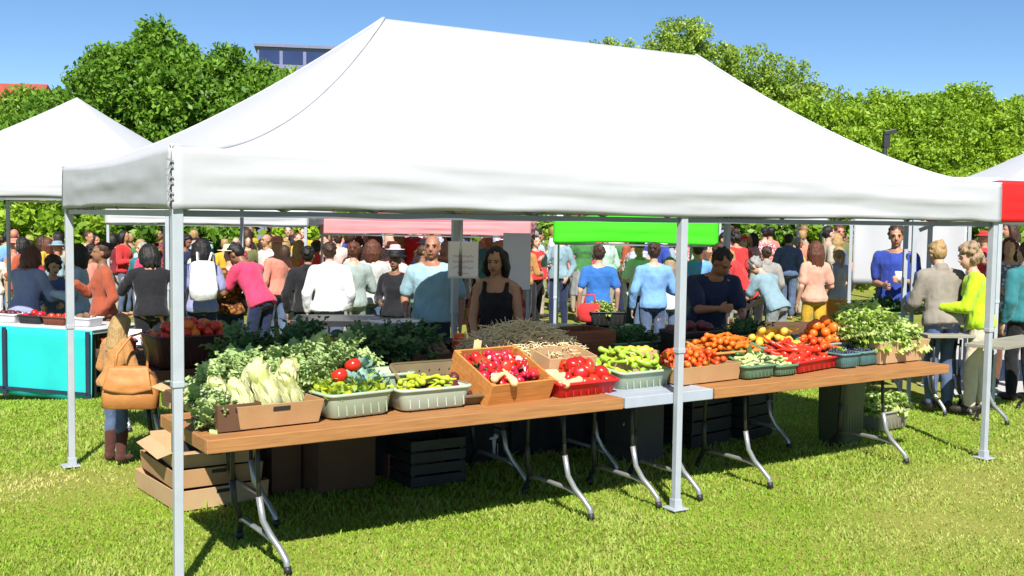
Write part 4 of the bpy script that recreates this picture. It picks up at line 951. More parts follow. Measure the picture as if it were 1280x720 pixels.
# pints of pale squash
c, a, w = spot(932, 475, 969, 471, .22)
tub('larger green pulp punnet of pale baby squash', c, a, w, .24, .085, tub_dkgreen, name='punnet', rim=True, cat='punnet', r=.03)
heap(BEAN, 'pale_squash', 'pale baby squash in the larger green punnet', 'squash', 'baby squash in the larger punnet', frame(c, a), w-.05, .18, .065, .05, .075, .03, 2, 'flat')
c, a, w = spot(971, 471, 997, 468, .22)
tub('smaller green pulp punnet of pale baby squash beside the red tray', c, a, w, .24, .07, tub_dkgreen, name='punnet', cat='punnet', r=.03)
heap(BEAN, 'pale_squash', 'pale baby squash in the smaller green punnet', 'squash', 'baby squash in the smaller punnet', frame(c, a), w-.04, .18, .055, .05, .075, .03, 2, 'flat')
# red tray of tomatoes
c, a, w = spot(999, 468, 1049, 459, .30)
tub('red plastic tray of tomatoes and long red peppers on the right table', c, a, w, .30, .08, crate_red, name='plastic_tray', r=.02)
heap(TOM, 'tomato', 'ripe tomato in the red tray on the right table', 'tomato', 'tomatoes in the right red tray', frame(c, a), w-.06, .22, .06, .062, .034, .03, 2)
# rows behind, in sloping trays
def tray(label, u_, w_, wd_, dp_, z, tilt, m): 
    P = tb(u_, w_, .708); t = tub(label, P+Vector((0, 0, .02)), TA, wd_, dp_, z, m, tilt=tilt, name='produce_tray', r=.02); return frame(P+Vector((0, 0, .02)), TA, tilt)
F1 = tray('sloping green tray of dark courgettes behind the pale squash', 3.93, .43, .34, .34, .08, 14, tub_dkgreen)
heap(BEAN, 'pale_squash', 'pale squash lying in the sloping tray of courgettes', 'squash', 'pale squash among the courgettes', F1, .28, .20, .07, .07, .11, .03, 1, 'flat', yaw=.5)
heap(COUR, 'courgette', 'dark green courgette in the sloping green tray', 'courgette', 'courgettes in the sloping tray', F1, .28, .28, .09, .075, .12, .03, 1, 'flat', yaw=.5)
F1 = tray('sloping tray of bright carrots at the back of the right table', 3.80, .60, .50, .24, .16, 16, crate_wood)
heap(CARR, 'carrot', 'bright orange carrot in the sloping back tray', 'carrot', 'carrots in the sloping back tray', F1, .46, .20, .145, .06, .13, .05, 2, 'flat', yaw=.2)
F1 = tray('sloping tray of long red peppers right of the courgettes', 4.30, .44, .38, .30, .08, 14, crate_wood)
heap(LRED, 'long_red_pepper', 'long red pepper in the sloping tray right of the courgettes', 'pepper', 'long red peppers in the sloping tray', F1, .34, .28, .08, .06, .14, .03, 2, 'flat', yaw=2.2)
F1 = tray('sloping tray of yellow squash at the back of the right table', 4.38, .66, .50, .22, .16, 16, tub_dkgreen)
heap(SQSH, 'yellow_squash', 'yellow squash in the sloping back tray', 'squash', 'yellow squashes in the back tray', F1, .44, .17, .145, .08, .13, .05, 2, 'flat', yaw=.1)
F1 = tray('sloping tray of orange carrots left of the berry punnets', 4.66, .47, .30, .28, .09, 14, crate_wood)
heap(CARR2, 'carrot', 'orange carrot in the tray left of the berry punnets', 'carrot', 'carrots left of the berries', F1, .27, .24, .08, .06, .13, .05, 2, 'flat', yaw=.3)
F1 = tray('raised tray heaped with the brightest orange fruit', 4.82, .58, .34, .28, .15, 8, tub_grey)
heap(ORG, 'orange', 'bright orange fruit heaped in the raised tray', 'orange', 'oranges in the raised tray', F1, .30, .24, .13, .062, .036, .12, 2)
F1 = tray('dark tray of beetroot behind the bright carrots', 3.74, .84, .46, .16, .24, 6, black_plastic)
heap(BEET, 'beetroot', 'dark red beetroot in the tray behind the bright carrots', 'beetroot', 'beetroots behind the carrots', F1, .40, .11, .23, .075, .045, .04, 1)
# berry punnets
for (pl, yl, pr_, yr, lab) in ((1053, 461, 1075, 459, 'teal punnet of dark berries beside the red tray'), (1078, 458, 1098, 455, 'teal punnet of dark berries beside the lettuce box')):
    c, a, w = spot(pl, yl, pr_, yr, .16); w = max(w, .18)
    t = tub(lab, c, a, w, .17, .10, tub_teal, name='punnet', cat='punnet', r=.025)
    mb = MB(); rd = random.Random(pl)
    for q in range(150):
        x, y = rd.uniform(-.5, .5)*(w-.035), rd.uniform(-.5, .5)*.13; mb.ell((x, y, .085+rd.uniform(0, .028)), rd.uniform(.008, .012), 7, 5)
    o_ = mb.build('berries', berry_p, None, c); o_.rotation_euler = (0, 0, a); tag(o_, 'dark blue berries filling the '+lab.split(' of ')[0]+lab.split('berries')[1], 'berries', kind='stuff')
    for q in range(4): item(BLEAF[0] if q % 2 else YLEAF[0], 'herb_sprig', 'green herb sprig tucked among the dark berries', 'herb', 'herb sprigs in the berry punnets', Matrix.Translation(c+Vector((rd.uniform(-.06, .06), rd.uniform(-.02, .07), .10))) @ Matrix.Scale(.45, 4))
# lettuce box
c, a, w = spot(1101, 457, 1164, 450, .42)
carton('cardboard box of frilly lettuce at the right table end', c, a, w, .40, .16, card_pale, .86, hole=False); Fm = frame(c, a)
for i, (x, y, z) in enumerate(((-.20, -.08, .13), (-.02, -.09, .13), (.17, -.07, .13), (-.22, .10, .19), (-.06, .08, .22), (.12, .08, .19), (.24, .06, .14), (-.28, .02, .24), (-.36, .06, .26), (-.16, .0, .26), (-.30, .12, .30), (-.10, .02, .27), (.04, .0, .22), (-.40, .0, .20))):
    item(LETT[i % 3], 'lettuce', 'frilly bright green lettuce in the box at the table end', 'lettuce', 'lettuces at the right table end', Fm @ Matrix.Translation((x, y, z-.03)) @ Euler((random.uniform(-.6, .1), random.uniform(-.4, .4), i)).to_matrix().to_4x4() @ Matrix.Scale(random.uniform(1.0, 1.25), 4))
carton('brown box under the lettuces behind the berry punnets', tb(5.20, .64), TA, .30, .26, .20, card_dark, 1, hole=False)

# ---- back row in the shade
def back(u_, w_, z=.705): return tb(u_, .80+w_, z)
for i in range(4):
    P = back(.60+i*.34, .34); slat_crate(('black crate of dark kale nearest the left end', 'black crate of dark kale second from the left end', 'black crate of dark kale behind the salad tub', 'black crate of dark kale behind the leaning bin')[i], P, TA, .33, .46, .14, black_plastic, name='produce_crate')
    for q in range(9):
        x, y = random.uniform(-.12, .12), random.uniform(-.18, .18)
        item(K_DARK[q % 3], 'dark_kale_bunch', 'dark green curly kale bunch in the shaded black crates', 'kale', 'dark kale bunches in the shade', Matrix.Translation(P+Vector((x, y, .09+.015*q))) @ Euler((random.uniform(-.7, .3), random.uniform(-.6, .6), q*1.7)).to_matrix().to_4x4() @ Matrix.Scale(random.uniform(.85, 1.1), 4))
yel_card = mat('yellow_card', (.70, .42, .03), (.66, .38, .03), rough=.7); paper = mat('white_paper', (.74, .73, .74), (.70, .69, .70), rough=.8); ink = mat('pink_ink', (.55, .16, .22), rough=.8)
mb = MB(); mb.box((0, 0, 0), (.10, .006, .07)); mb.tube([(0, .006, -.2), (0, .006, .02)], .004, 6)
o_ = mb.build('price_card', yel_card, None, back(1.02, .12, 1.0)); o_.rotation_euler = (R(-12), 0, TA); tag(o_, 'blank yellow price card stuck in the dark kale', 'price card')
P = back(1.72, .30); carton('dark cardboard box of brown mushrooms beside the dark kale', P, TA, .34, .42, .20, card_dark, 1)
MUSH = [m_round('mushroom', ripe('mushroom', (.20, .12, .07), (.12, .07, .04), .8), 0, .6, stem=False)]
heap(MUSH, 'mushroom', 'brown mushroom in the dark cardboard box', 'mushroom', 'mushrooms in the dark box', frame(P, TA), .28, .36, .17, .07, .04, .07, 1)
# straw heap
straw = mat('dried_straw', (.70, .55, .31), (.85, .72, .46), scale=20, rough=.9, spec=.1)
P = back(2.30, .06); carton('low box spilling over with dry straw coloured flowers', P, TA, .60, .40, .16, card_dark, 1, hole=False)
mb = MB(); rd = random.Random(3)
for q in range(2200):
    u = rd.uniform(-1, 1); v = rd.uniform(-1, 1); z = .15+.21*math.sqrt(max(0, 1-u*u))*math.sqrt(max(0, 1-v*v))
    p = Vector((u*.38, v*.24, z*rd.uniform(.75, 1.05))); az = rd.gauss(.2, .9); el = rd.gauss(-.15, .45); L = rd.uniform(.06, .16)
    d = Vector((math.cos(az)*math.cos(el), math.sin(az)*math.cos(el), math.sin(el)))*L
    mb.tube([p-d*.5, p+Vector((0, 0, .012)), p+d*.5], [.0022, .0024, .0016], 4)
o_ = mb.build('straw_heap', straw, None, P); o_.rotation_euler = (0, 0, TA); tag(o_, 'heap of dry straw and dried flower stalks in front of the vendor', 'straw', kind='stuff')
P = back(2.98, .40, .705); slat_crate('reddish brown wooden box on the back table behind the peppers', P, TA, .50, .34, .27, wood('redbox', (.24, .085, .03), (.16, .05, .018)), solid=True, name='wooden_box')
P = back(1.95, .55); mb = MB(); tub('dark plastic bin between the mushrooms and the straw', P, TA, .34, .26, .22, black_plastic, name='plastic_bin', r=.03)
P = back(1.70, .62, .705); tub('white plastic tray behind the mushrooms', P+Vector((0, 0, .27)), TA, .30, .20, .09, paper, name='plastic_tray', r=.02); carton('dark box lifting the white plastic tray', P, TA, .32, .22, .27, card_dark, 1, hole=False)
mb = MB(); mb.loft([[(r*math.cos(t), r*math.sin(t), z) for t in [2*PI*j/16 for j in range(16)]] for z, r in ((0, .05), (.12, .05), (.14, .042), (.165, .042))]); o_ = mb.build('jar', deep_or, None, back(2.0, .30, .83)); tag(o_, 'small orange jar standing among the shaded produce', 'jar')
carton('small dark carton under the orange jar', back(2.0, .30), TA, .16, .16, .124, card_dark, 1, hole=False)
for i, (u_, lab) in enumerate(((3.45, 'green bin of leafy greens behind the carrots'), (4.05, 'black bin of dark greens before the bending vendor'), (4.65, 'black bin of dark greens behind the yellow squash'))):
    P = back(u_, .40); tub(lab, P, TA, .5, .40, .17, (tub_dkgreen, black_plastic, black_plastic)[i], name='plastic_bin', r=.03)
    for q in range(8):
        item(K_DARK[q % 3], 'dark_greens', ('leafy dark greens in the green bin behind the carrots', 'dark greens in the black bin before the bending vendor', 'dark greens in the black bin behind the yellow squash')[i], 'greens', ('greens in the green bin', 'greens before the vendor', 'greens behind the squash')[i],
             Matrix.Translation(P+Vector((random.uniform(-.18, .18), random.uniform(-.12, .12), .10))) @ Euler((random.uniform(-.5, .5), random.uniform(-.5, .5), q)).to_matrix().to_4x4() @ Matrix.Scale(.8, 4))

# ---- boxes at and under the left end
yb = mat('yellow_print', (.55, .36, .03), rough=.8)
def gz(x, y): return ground(x, y)+.002
carton('broad flat cardboard tray lying lowest of the stack at the table end', (.60, 1.74, gz(.6, 1.74)), .10, .58, .74, .12, card_pale, .97, flaps=.0)
carton('flat cardboard tray second from the ground at the table end', (.60, 1.75, .125), .05, .55, .70, .11, card, .97)
carton('open cardboard box topmost of the stack at the table end, flaps raised', (.60, 1.72, .238), .0, .50, .60, .10, card_pale, .95, flaps=.09)
carton('upright brown box behind the flat trays', (.76, 2.24, gz(.76, 2.24)), .1, .40, .16, .47, card, .99, flaps=.0)
carton('pale cardboard box with open flaps on the upright brown box', (.70, 2.20, .474), .12, .40, .24, .15, card_pale, .96, flaps=.07)
carton('orange red carton leaning by the dark tomato bin', (.95, 1.62, .38), .2, .14, .12, .36, mat('orange_red_card', (.50, .10, .04), (.45, .08, .03), rough=.7), 1, hole=False)
carton('plain box under the orange red carton', (1.06, 1.62, gz(1.06, 1.62)), .1, .20, .24, .376, card_dark, 1, hole=False)
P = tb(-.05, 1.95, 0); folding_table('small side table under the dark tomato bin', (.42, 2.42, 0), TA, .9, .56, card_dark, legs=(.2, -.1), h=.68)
Pt = Vector((.80, 2.66, .685)); tub('dark maroon bin heaped with tomatoes at the left', Pt, .05, .62, .40, .22, mat('maroon_plastic', (.045, .018, .018), (.035, .014, .014), rough=.45), name='tomato_bin', r=.03)
heap(TOM+ORG, 'tomato', 'red or orange tomato in the dark maroon bin', 'tomato', 'tomatoes in the maroon bin', frame(Pt, .05), .55, .34, .19, .072, .040, .07, 2)
# under the tables; crates and some boxes coloured dark to deepen the shade
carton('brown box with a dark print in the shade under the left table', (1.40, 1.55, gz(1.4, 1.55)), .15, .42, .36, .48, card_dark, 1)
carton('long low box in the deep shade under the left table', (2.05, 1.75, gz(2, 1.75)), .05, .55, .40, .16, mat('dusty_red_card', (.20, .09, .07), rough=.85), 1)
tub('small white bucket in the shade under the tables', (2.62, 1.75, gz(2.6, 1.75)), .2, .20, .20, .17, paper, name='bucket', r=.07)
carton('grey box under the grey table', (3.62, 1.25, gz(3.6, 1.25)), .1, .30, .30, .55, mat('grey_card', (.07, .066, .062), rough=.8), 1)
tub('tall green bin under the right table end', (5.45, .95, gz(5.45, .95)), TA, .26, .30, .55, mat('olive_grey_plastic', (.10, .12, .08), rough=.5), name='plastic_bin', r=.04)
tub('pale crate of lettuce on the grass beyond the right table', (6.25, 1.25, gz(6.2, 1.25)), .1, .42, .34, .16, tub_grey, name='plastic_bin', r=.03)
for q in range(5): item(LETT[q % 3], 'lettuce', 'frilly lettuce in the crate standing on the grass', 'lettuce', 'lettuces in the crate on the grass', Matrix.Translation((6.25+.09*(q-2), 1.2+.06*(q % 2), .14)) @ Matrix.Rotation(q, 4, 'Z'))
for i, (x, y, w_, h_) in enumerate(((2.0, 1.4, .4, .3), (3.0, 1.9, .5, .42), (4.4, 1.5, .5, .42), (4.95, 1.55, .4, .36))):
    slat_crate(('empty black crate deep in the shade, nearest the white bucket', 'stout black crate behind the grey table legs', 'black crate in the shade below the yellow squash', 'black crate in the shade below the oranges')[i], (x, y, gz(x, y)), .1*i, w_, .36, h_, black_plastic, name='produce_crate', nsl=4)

# ---- paper sign on the rear middle leg, display board
Ps = at_d(579, 325, 8.05); sg = empty('paper_sign', (Ps.x, Ps.y, Ps.z), -YAW+.1, 'pale paper sign with faint pink writing hung under the canopy rail', 'sign')
mb = MB(); mb.grid(lambda s, t: ((s-.5)*.225, .006*math.sin(s*3)+.004*math.sin(t*5), (t-.5)*.275), 10, 10); mb.build('sheet', mat('lilac_paper', (.80, .74, .77), (.76, .70, .73), rough=.85), sg, solid=.002)
mb = MB(); rd = random.Random(8)
for q in range(4):
    z = .03-.042*q; pts = [((-.075+.15*i/22)*(1 if q < 3 else .6), -.007, z+rd.uniform(-.010, .010)) for i in range(23)]; mb.tube(pts, .0016, 4)
mb.build('writing', ink, sg)
mb = MB(); zt = 1.73-Ps.z
mb.tube([(-.02, .015, -.12), (-.02, .015, zt)], .017, 8); mb.build('hanger', grey_steel, sg)
Pb = at_d(646, 327, 9.6); ds = empty('display_board', (Pb.x, Pb.y, ground(Pb.x, Pb.y)), -YAW, 'pale lilac display board standing behind the woman vendor', 'board')
z0 = ground(Pb.x, Pb.y); mb = MB(); mb.box((0, 0, 1.36-z0), (.245, .02, .50)); mb.build('panel', mat('board_lilac', (.78, .73, .76), (.74, .69, .72), rough=.7), ds, bevel=.003)
mb = MB(); mb.tube([(-.1, .02, 0), (-.1, .02, 1.55)], .012, 8); mb.build('post', steel, ds); mb = MB(); mb.tube([(.1, .02, 0), (.1, .02, 1.55)], .012, 8); mb.build('post', steel, ds)
# ------------------------------------------------------------------ stalls in the background
teal_c = mat('teal_cloth', (.015, .48, .46), (.012, .42, .40), scale=3, rough=.8, bump=.2, bscale=10)
A = at_d(-30, 405, 11.4); Bq = at_d(117, 405, 10.9); v_ = Bq-A; an = math.atan2(v_.y, v_.x); Lq = math.hypot(v_.x, v_.y); g0 = ground(A.x, A.y)
tt = empty('stall_table', (A.x, A.y, g0), an, 'stall table draped in a bright teal cloth at the left edge', 'table')
hq = A.z-g0
mb = MB(); mb.box((Lq/2, .4, hq-.02), (Lq, .8, .035)); mb.build('tabletop', grey_top, tt, bevel=.003)
for x in (.06, Lq-.06):
    for y in (.06, .74): mb = MB(); mb.box((x, y, (hq-.04)/2), (.04, .04, hq-.04)); mb.build('leg', dark_steel, tt)
cl = empty('tablecloth', (A.x, A.y, g0), an, 'bright teal cloth with dark edging hanging from the stall table', 'tablecloth')
mb = MB(); mb.grid(lambda s, t: (s*Lq, -.022-.02*math.sin(s*19)*t*.6-.015*t, .10+(1-t)*(hq-.10)), 60, 8); mb.build('drop', teal_c, cl, solid=.003)
mb = MB(); mb.box((Lq/2, .38, hq+.004), (Lq+.02, .80, .006)); mb.build('top', mat('pale_cloth', (.5, .5, .5), rough=.9), cl)
mb = MB(); mb.box((Lq/2, -.055, .17), (Lq, .012, .03)); 
for x in (.28*Lq, .98*Lq): mb.box((x, -.055, hq*.55), (.05, .012, hq*.88))
mb.build('edging', mat('navy_trim', (.02, .03, .06), rough=.8), cl)
TX = Vector((math.cos(an), math.sin(an), 0)); TY = Vector((-TX.y, TX.x, 0)); O_ = Vector((A.x, A.y, g0+hq+.008))
for i, (s, m, lab) in enumerate(((.12, paper, 'white tray nearest the left on the teal clothed stall'), (.34, black_plastic, 'black tray on the teal clothed stall'), (.55, mat('rust', (.20, .06, .03)), 'rust brown tray on the teal clothed stall'), (.76, paper, 'white tray at the right end of the teal clothed stall'))):
    p = O_+TX*s*Lq+TY*.3; tub(lab, p, an, .30, .24, .09, m, name='plastic_tray', r=.03)
    heap((BEET, RAD, TOM, MUSH)[i], ('beetroot', 'radish', 'tomato', 'mushroom')[i], ('beetroot', 'radish', 'tomato', 'mushroom')[i]+' in the '+lab, ('beetroot', 'radish', 'tomato', 'mushroom')[i], 'produce in the '+lab[:24]+str(i), frame(p, an), .22, .16, .07, .08, .04, .03, 1)
# two slim tables at the right
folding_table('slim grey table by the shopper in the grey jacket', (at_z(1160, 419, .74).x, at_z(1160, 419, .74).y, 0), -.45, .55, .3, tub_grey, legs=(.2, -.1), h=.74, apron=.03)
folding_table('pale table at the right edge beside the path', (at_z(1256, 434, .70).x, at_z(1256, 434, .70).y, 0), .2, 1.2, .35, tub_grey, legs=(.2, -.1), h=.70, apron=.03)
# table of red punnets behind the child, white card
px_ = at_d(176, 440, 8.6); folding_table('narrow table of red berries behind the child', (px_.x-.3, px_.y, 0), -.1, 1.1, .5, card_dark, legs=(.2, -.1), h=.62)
for i in range(3):
    p = Vector((px_.x-.12+.30*i, px_.y+.20, ground(px_.x, px_.y)+.632)); tub(('red punnet nearest the child', 'red punnet in the middle of the narrow table', 'red punnet at the right of the narrow table')[i], p, -.1, .24, .26, .09, crate_red, name='punnet', cat='punnet', r=.02)
    heap(RAD, 'strawberry', 'strawberry heaped in the red punnets on the narrow table', 'strawberry', 'strawberries behind the child', frame(p, -.1), .2, .2, .07, .05, .026, .03, 1)
mb = MB(); mb.box((0, 0, .075), (.17, .008, .13), rot=(R(-12), 0, 0)); mb.box((0, .05, .008), (.17, .10, .008)); o_ = mb.build('card_stand', paper, None, (px_.x+.02, px_.y+.44, ground(px_.x, px_.y)+.64)); o_.rotation_euler = (0, 0, -YAW); tag(o_, 'blank white card standing behind the red punnets', 'sign')
# produce stall in mid distance behind the vendors
for i, (px, D, lab, m) in enumerate(((470, 11.3, 'dark stall table behind the kale among shoppers in black', black_plastic), (760, 12.4, 'dark stall table behind the wooden box', black_plastic), (1050, 11.0, 'stall table of greens below the white sheet', card_dark))):
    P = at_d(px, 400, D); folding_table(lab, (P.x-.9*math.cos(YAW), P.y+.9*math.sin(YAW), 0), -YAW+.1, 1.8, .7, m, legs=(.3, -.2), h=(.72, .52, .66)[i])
    for q in ((2,), (1,), (2,))[i]:
        p = Vector((P.x, P.y, ground(P.x, P.y)+(.73, .53, .67)[i]))+Vector((math.cos(YAW), -math.sin(YAW), 0))*(.55*(q-1))+Vector((math.sin(YAW), math.cos(YAW), 0))*.3
        p.z = max(p.z, ground(P.x-.9*math.cos(YAW), P.y+.9*math.sin(YAW))+(.73, .53, .67)[i])
        tub(('left', 'middle', 'right')[q]+' green bin on the '+lab.replace('stall table', 'table', 1), p, -YAW+.1, .42, .36, .16, tub_dkgreen if q != 1 else black_plastic, name='plastic_bin', r=.03)
        for e in range(4): item((K_LIGHT, K_DARK, LETT)[(i+q) % 3][0], 'leafy_greens', 'leafy greens in the bins on the '+lab[:48], 'greens', 'greens on stall '+('one', 'two', 'three')[i], Matrix.Translation(p+Vector((random.uniform(-.13, .13), random.uniform(-.08, .08), .12))) @ Matrix.Rotation(e, 4, 'Z'))

# ------------------------------------------------------------------ vendors and shoppers one can tell apart
KV = .0085
PROTO['vendor_w'] = person_meshes('vendor_w', True, lean=7, head=(6, -6), arms=((.0, .26, -.40), (-.02, .27, -.40)), hair='bob', top='tank', vox=KV, face=True)
PROTO['vendor_m'] = person_meshes('vendor_m', False, lean=26, head=(22, 22), arms=((-.04, .36, -.26), (-.10, .40, -.20)), hair='short', top='tee', vox=KV, face=True, bulk=1.1)
PROTO['cup_man'] = person_meshes('cup_man', False, head=(5, 12), arms=((-.05, .24, -.24), (-.10, .20, -.30)), hair='short', top='tee', vox=KV, face=True, bulk=1.04)
PROTO['child'] = person_meshes('child', True, lean=8, head=(14, 0), arms=((.06, .20, -.40), (.04, .24, -.36)), hair='long', top='jacket', boots=True, headz=1.0, vox=.011)
PROTO['grey_jacket'] = person_meshes('grey_jacket', False, lean=10, head=(12, 10), arms=((.0, .28, -.34), (.0, .28, -.34)), top='jacket', hair='short', bulk=1.06, vox=.011)
PROTO['reach'] = person_meshes('reach', False, lean=12, head=(14, 25), arms=((.1, .42, -.18), (.0, .34, -.26)), top='long', hair='bob', vox=.011, bulk=1.05)
navy = cloth('navy', (.018, .028, .075)); black = cloth('black', (.014, .014, .017)); denim = cloth('denim', (.055, .085, .16), (.10, .14, .24)); ddenim = cloth('dark_denim', (.02, .03, .06))
ltblue = cloth('light_blue', (.30, .46, .52)); blue = cloth('blue', (.035, .15, .46)); royal = cloth('royal', (.03, .06, .33)); sky_b = cloth('sky_blue', (.18, .36, .66))
white = cloth('white', (.72, .72, .72), (.66, .66, .68)); red = cloth('red', (.60, .035, .035)); lime = cloth('lime', (.42, .66, .015)); khaki = cloth('khaki', (.38, .33, .25)); taupe = cloth('taupe', (.26, .23, .19))
tan = cloth('tan', (.46, .22, .07)); rust = cloth('rust', (.34, .075, .035)); pink = cloth('pink', (.62, .05, .13)); brown = cloth('brown', (.16, .07, .035)); grey = cloth('grey', (.25, .27, .27)); lav = cloth('lavender', (.26, .28, .46)); slate = cloth('slate', (.22, .33, .38)); peach = cloth('peach', (.62, .33, .24)); mustard = cloth('mustard', (.60, .36, .03)); cream = cloth('cream', (.62, .55, .42)); teal = cloth('teal', (.03, .17, .19)); green = cloth('green', (.06, .20, .06)); purple = cloth('purple', (.12, .05, .20)); olive = cloth('olive', (.13, .14, .05)); salmon = cloth('salmon', (.60, .22, .16)); maroonc = cloth('maroon', (.16, .02, .03))
vw = person_at('vendor_w', 'woman vendor with dark bobbed hair and a black top behind the straw heap', 622, 309, 8.35, 172, black, ddenim, 'black', 'tan')
mb = MB()                                                             # shawl: her own clothing, draped over both arms
T_ = PROTO['vendor_w']['_T']
for sx in (-1, 1):
    mb.tube([T_(sx*.10, -.07, .455), T_(sx*.17, -.03, .40), T_(sx*.20, -.02, .28), T_(sx*.21, .03, .14), T_(sx*.19, .14, .05)], [.035, .060, .060, .058, .045], 12, round_ends=True)
for i, v in enumerate(mb.v): mb.v[i] = tuple(Vector(v)+noise.noise_vector(Vector(v)*14)*.012)
link('shawl', remeshed(mb, 'shawl', .012, 2, mat('cloth_patterned_rust', (.42, .13, .03), (.14, .015, .03), scale=22, rough=.85, contrast=2)), vw)
person_at('vendor_m', 'man vendor in a navy T-shirt bending over the back table', 886, 308, 9.2, 190, navy, black, 'black', 'mid')
ap = person_at('man_bald', 'bald man in a light blue T-shirt standing behind the paper sign', 541, 296, 9.7, 175, ltblue, ddenim, 'black', 'mid')
cm = person_at('cup_man', 'man in a royal blue T-shirt holding a white cup before the white sheet', 1121, 282, 12.0, 150, royal, black, 'brown', 'tan')
me = PROTO['cup_man']; hp = cm.matrix_basis @ me['_hands'][0]
mb = MB(); mb.loft([[(r*math.cos(t), r*math.sin(t), z) for t in [2*PI*j/16 for j in range(16)]] for z, r in ((0, .026), (.002, .03), (.10, .038), (.10, .034), (.015, .026))]); o_ = mb.build('cup', paper, None, hp+Vector((0, 0, -.01))); tag(o_, 'white paper cup in the hand of the man in royal blue', 'cup')
person_at('grey_jacket', 'shopper in a taupe jacket and blue jeans leaning over the slim table, back turned', 1181, 301, 10.0, 10, taupe, denim, 'blond', 'fair')
person_at('woman_curly', 'woman with curly sandy hair and a lime green sweater by the tent leg', 1227, 302, 9.9, 70, lime, cream, 'sandy', 'fair')
person_at('man_jacket', 'shopper in a teal jacket at the right edge under the red trimmed tent', 1284, 303, 10.6, 20, teal, black, 'auburn', 'fair')
person_at('woman_bob', 'woman in a floral pale top behind the shopper in teal', 1262, 298, 11.6, 160, pattern('floral', (.55, .58, .62), (.12, .18, .22), 'dot', 24), brown, 'auburn', 'fair')
ch = person_at('child', 'child with long blond hair seen from behind, tan jacket, jeans and tall brown boots', 143, 394, 7.5, -28, tan, denim, 'blond', 'fair', hmin=.9, shoe=cloth('boot_brown', (.085, .03, .022)))
Pg = at_d(163, 488, 7.26); leather = mat('tan_leather', (.46, .20, .06), (.36, .145, .04), scale=7, rough=.5, bump=.3, bscale=25)
bg = empty('shoulder_bag', (Pg.x, Pg.y, Pg.z-.12), -YAW+.08, 'slouchy tan leather bag hanging at the hip of the child in the tan jacket', 'bag')
mb = MB(); mb.loft([[(sg_*abs(math.cos(t))**.55*a, (1 if math.sin(t) > 0 else -1)*abs(math.sin(t))**.6*b, z) for t in [2*PI*j/36 for j in range(36)] for sg_ in [1 if math.cos(t) > 0 else -1]] for z, a, b in ((0, .17, .055), (.008, .185, .068), (.10, .19, .075), (.115, .186, .070), (.125, .182, .066), (.20, .165, .058), (.26, .13, .04), (.285, .10, .02))])
mb.v = [tuple(Vector(v)+noise.noise_vector(Vector(v)*9)*.016*min(1, v[2]*12)) for v in mb.v]; mb.build('pouch', leather, bg)
mb = MB(); mb.grid(lambda s, t: ((s-.5)*(.26+.06*t), -.050-.030*math.sin(t*1.9)+.006*noise.noise(Vector((s*4, t*4, 1))), .285-.15*t+.03*math.sin(s*PI)*-t), 16, 10); mb.build('flap', leather, bg, solid=.005)
mb = MB(); mb.tube([(-.10, 0, .26), (-.10, .05, .36), (-.03, .13, .47), (.04, .14, .49), (.10, .08, .38), (.11, .0, .26)], .010, 7); mb.build('strap', leather, bg)
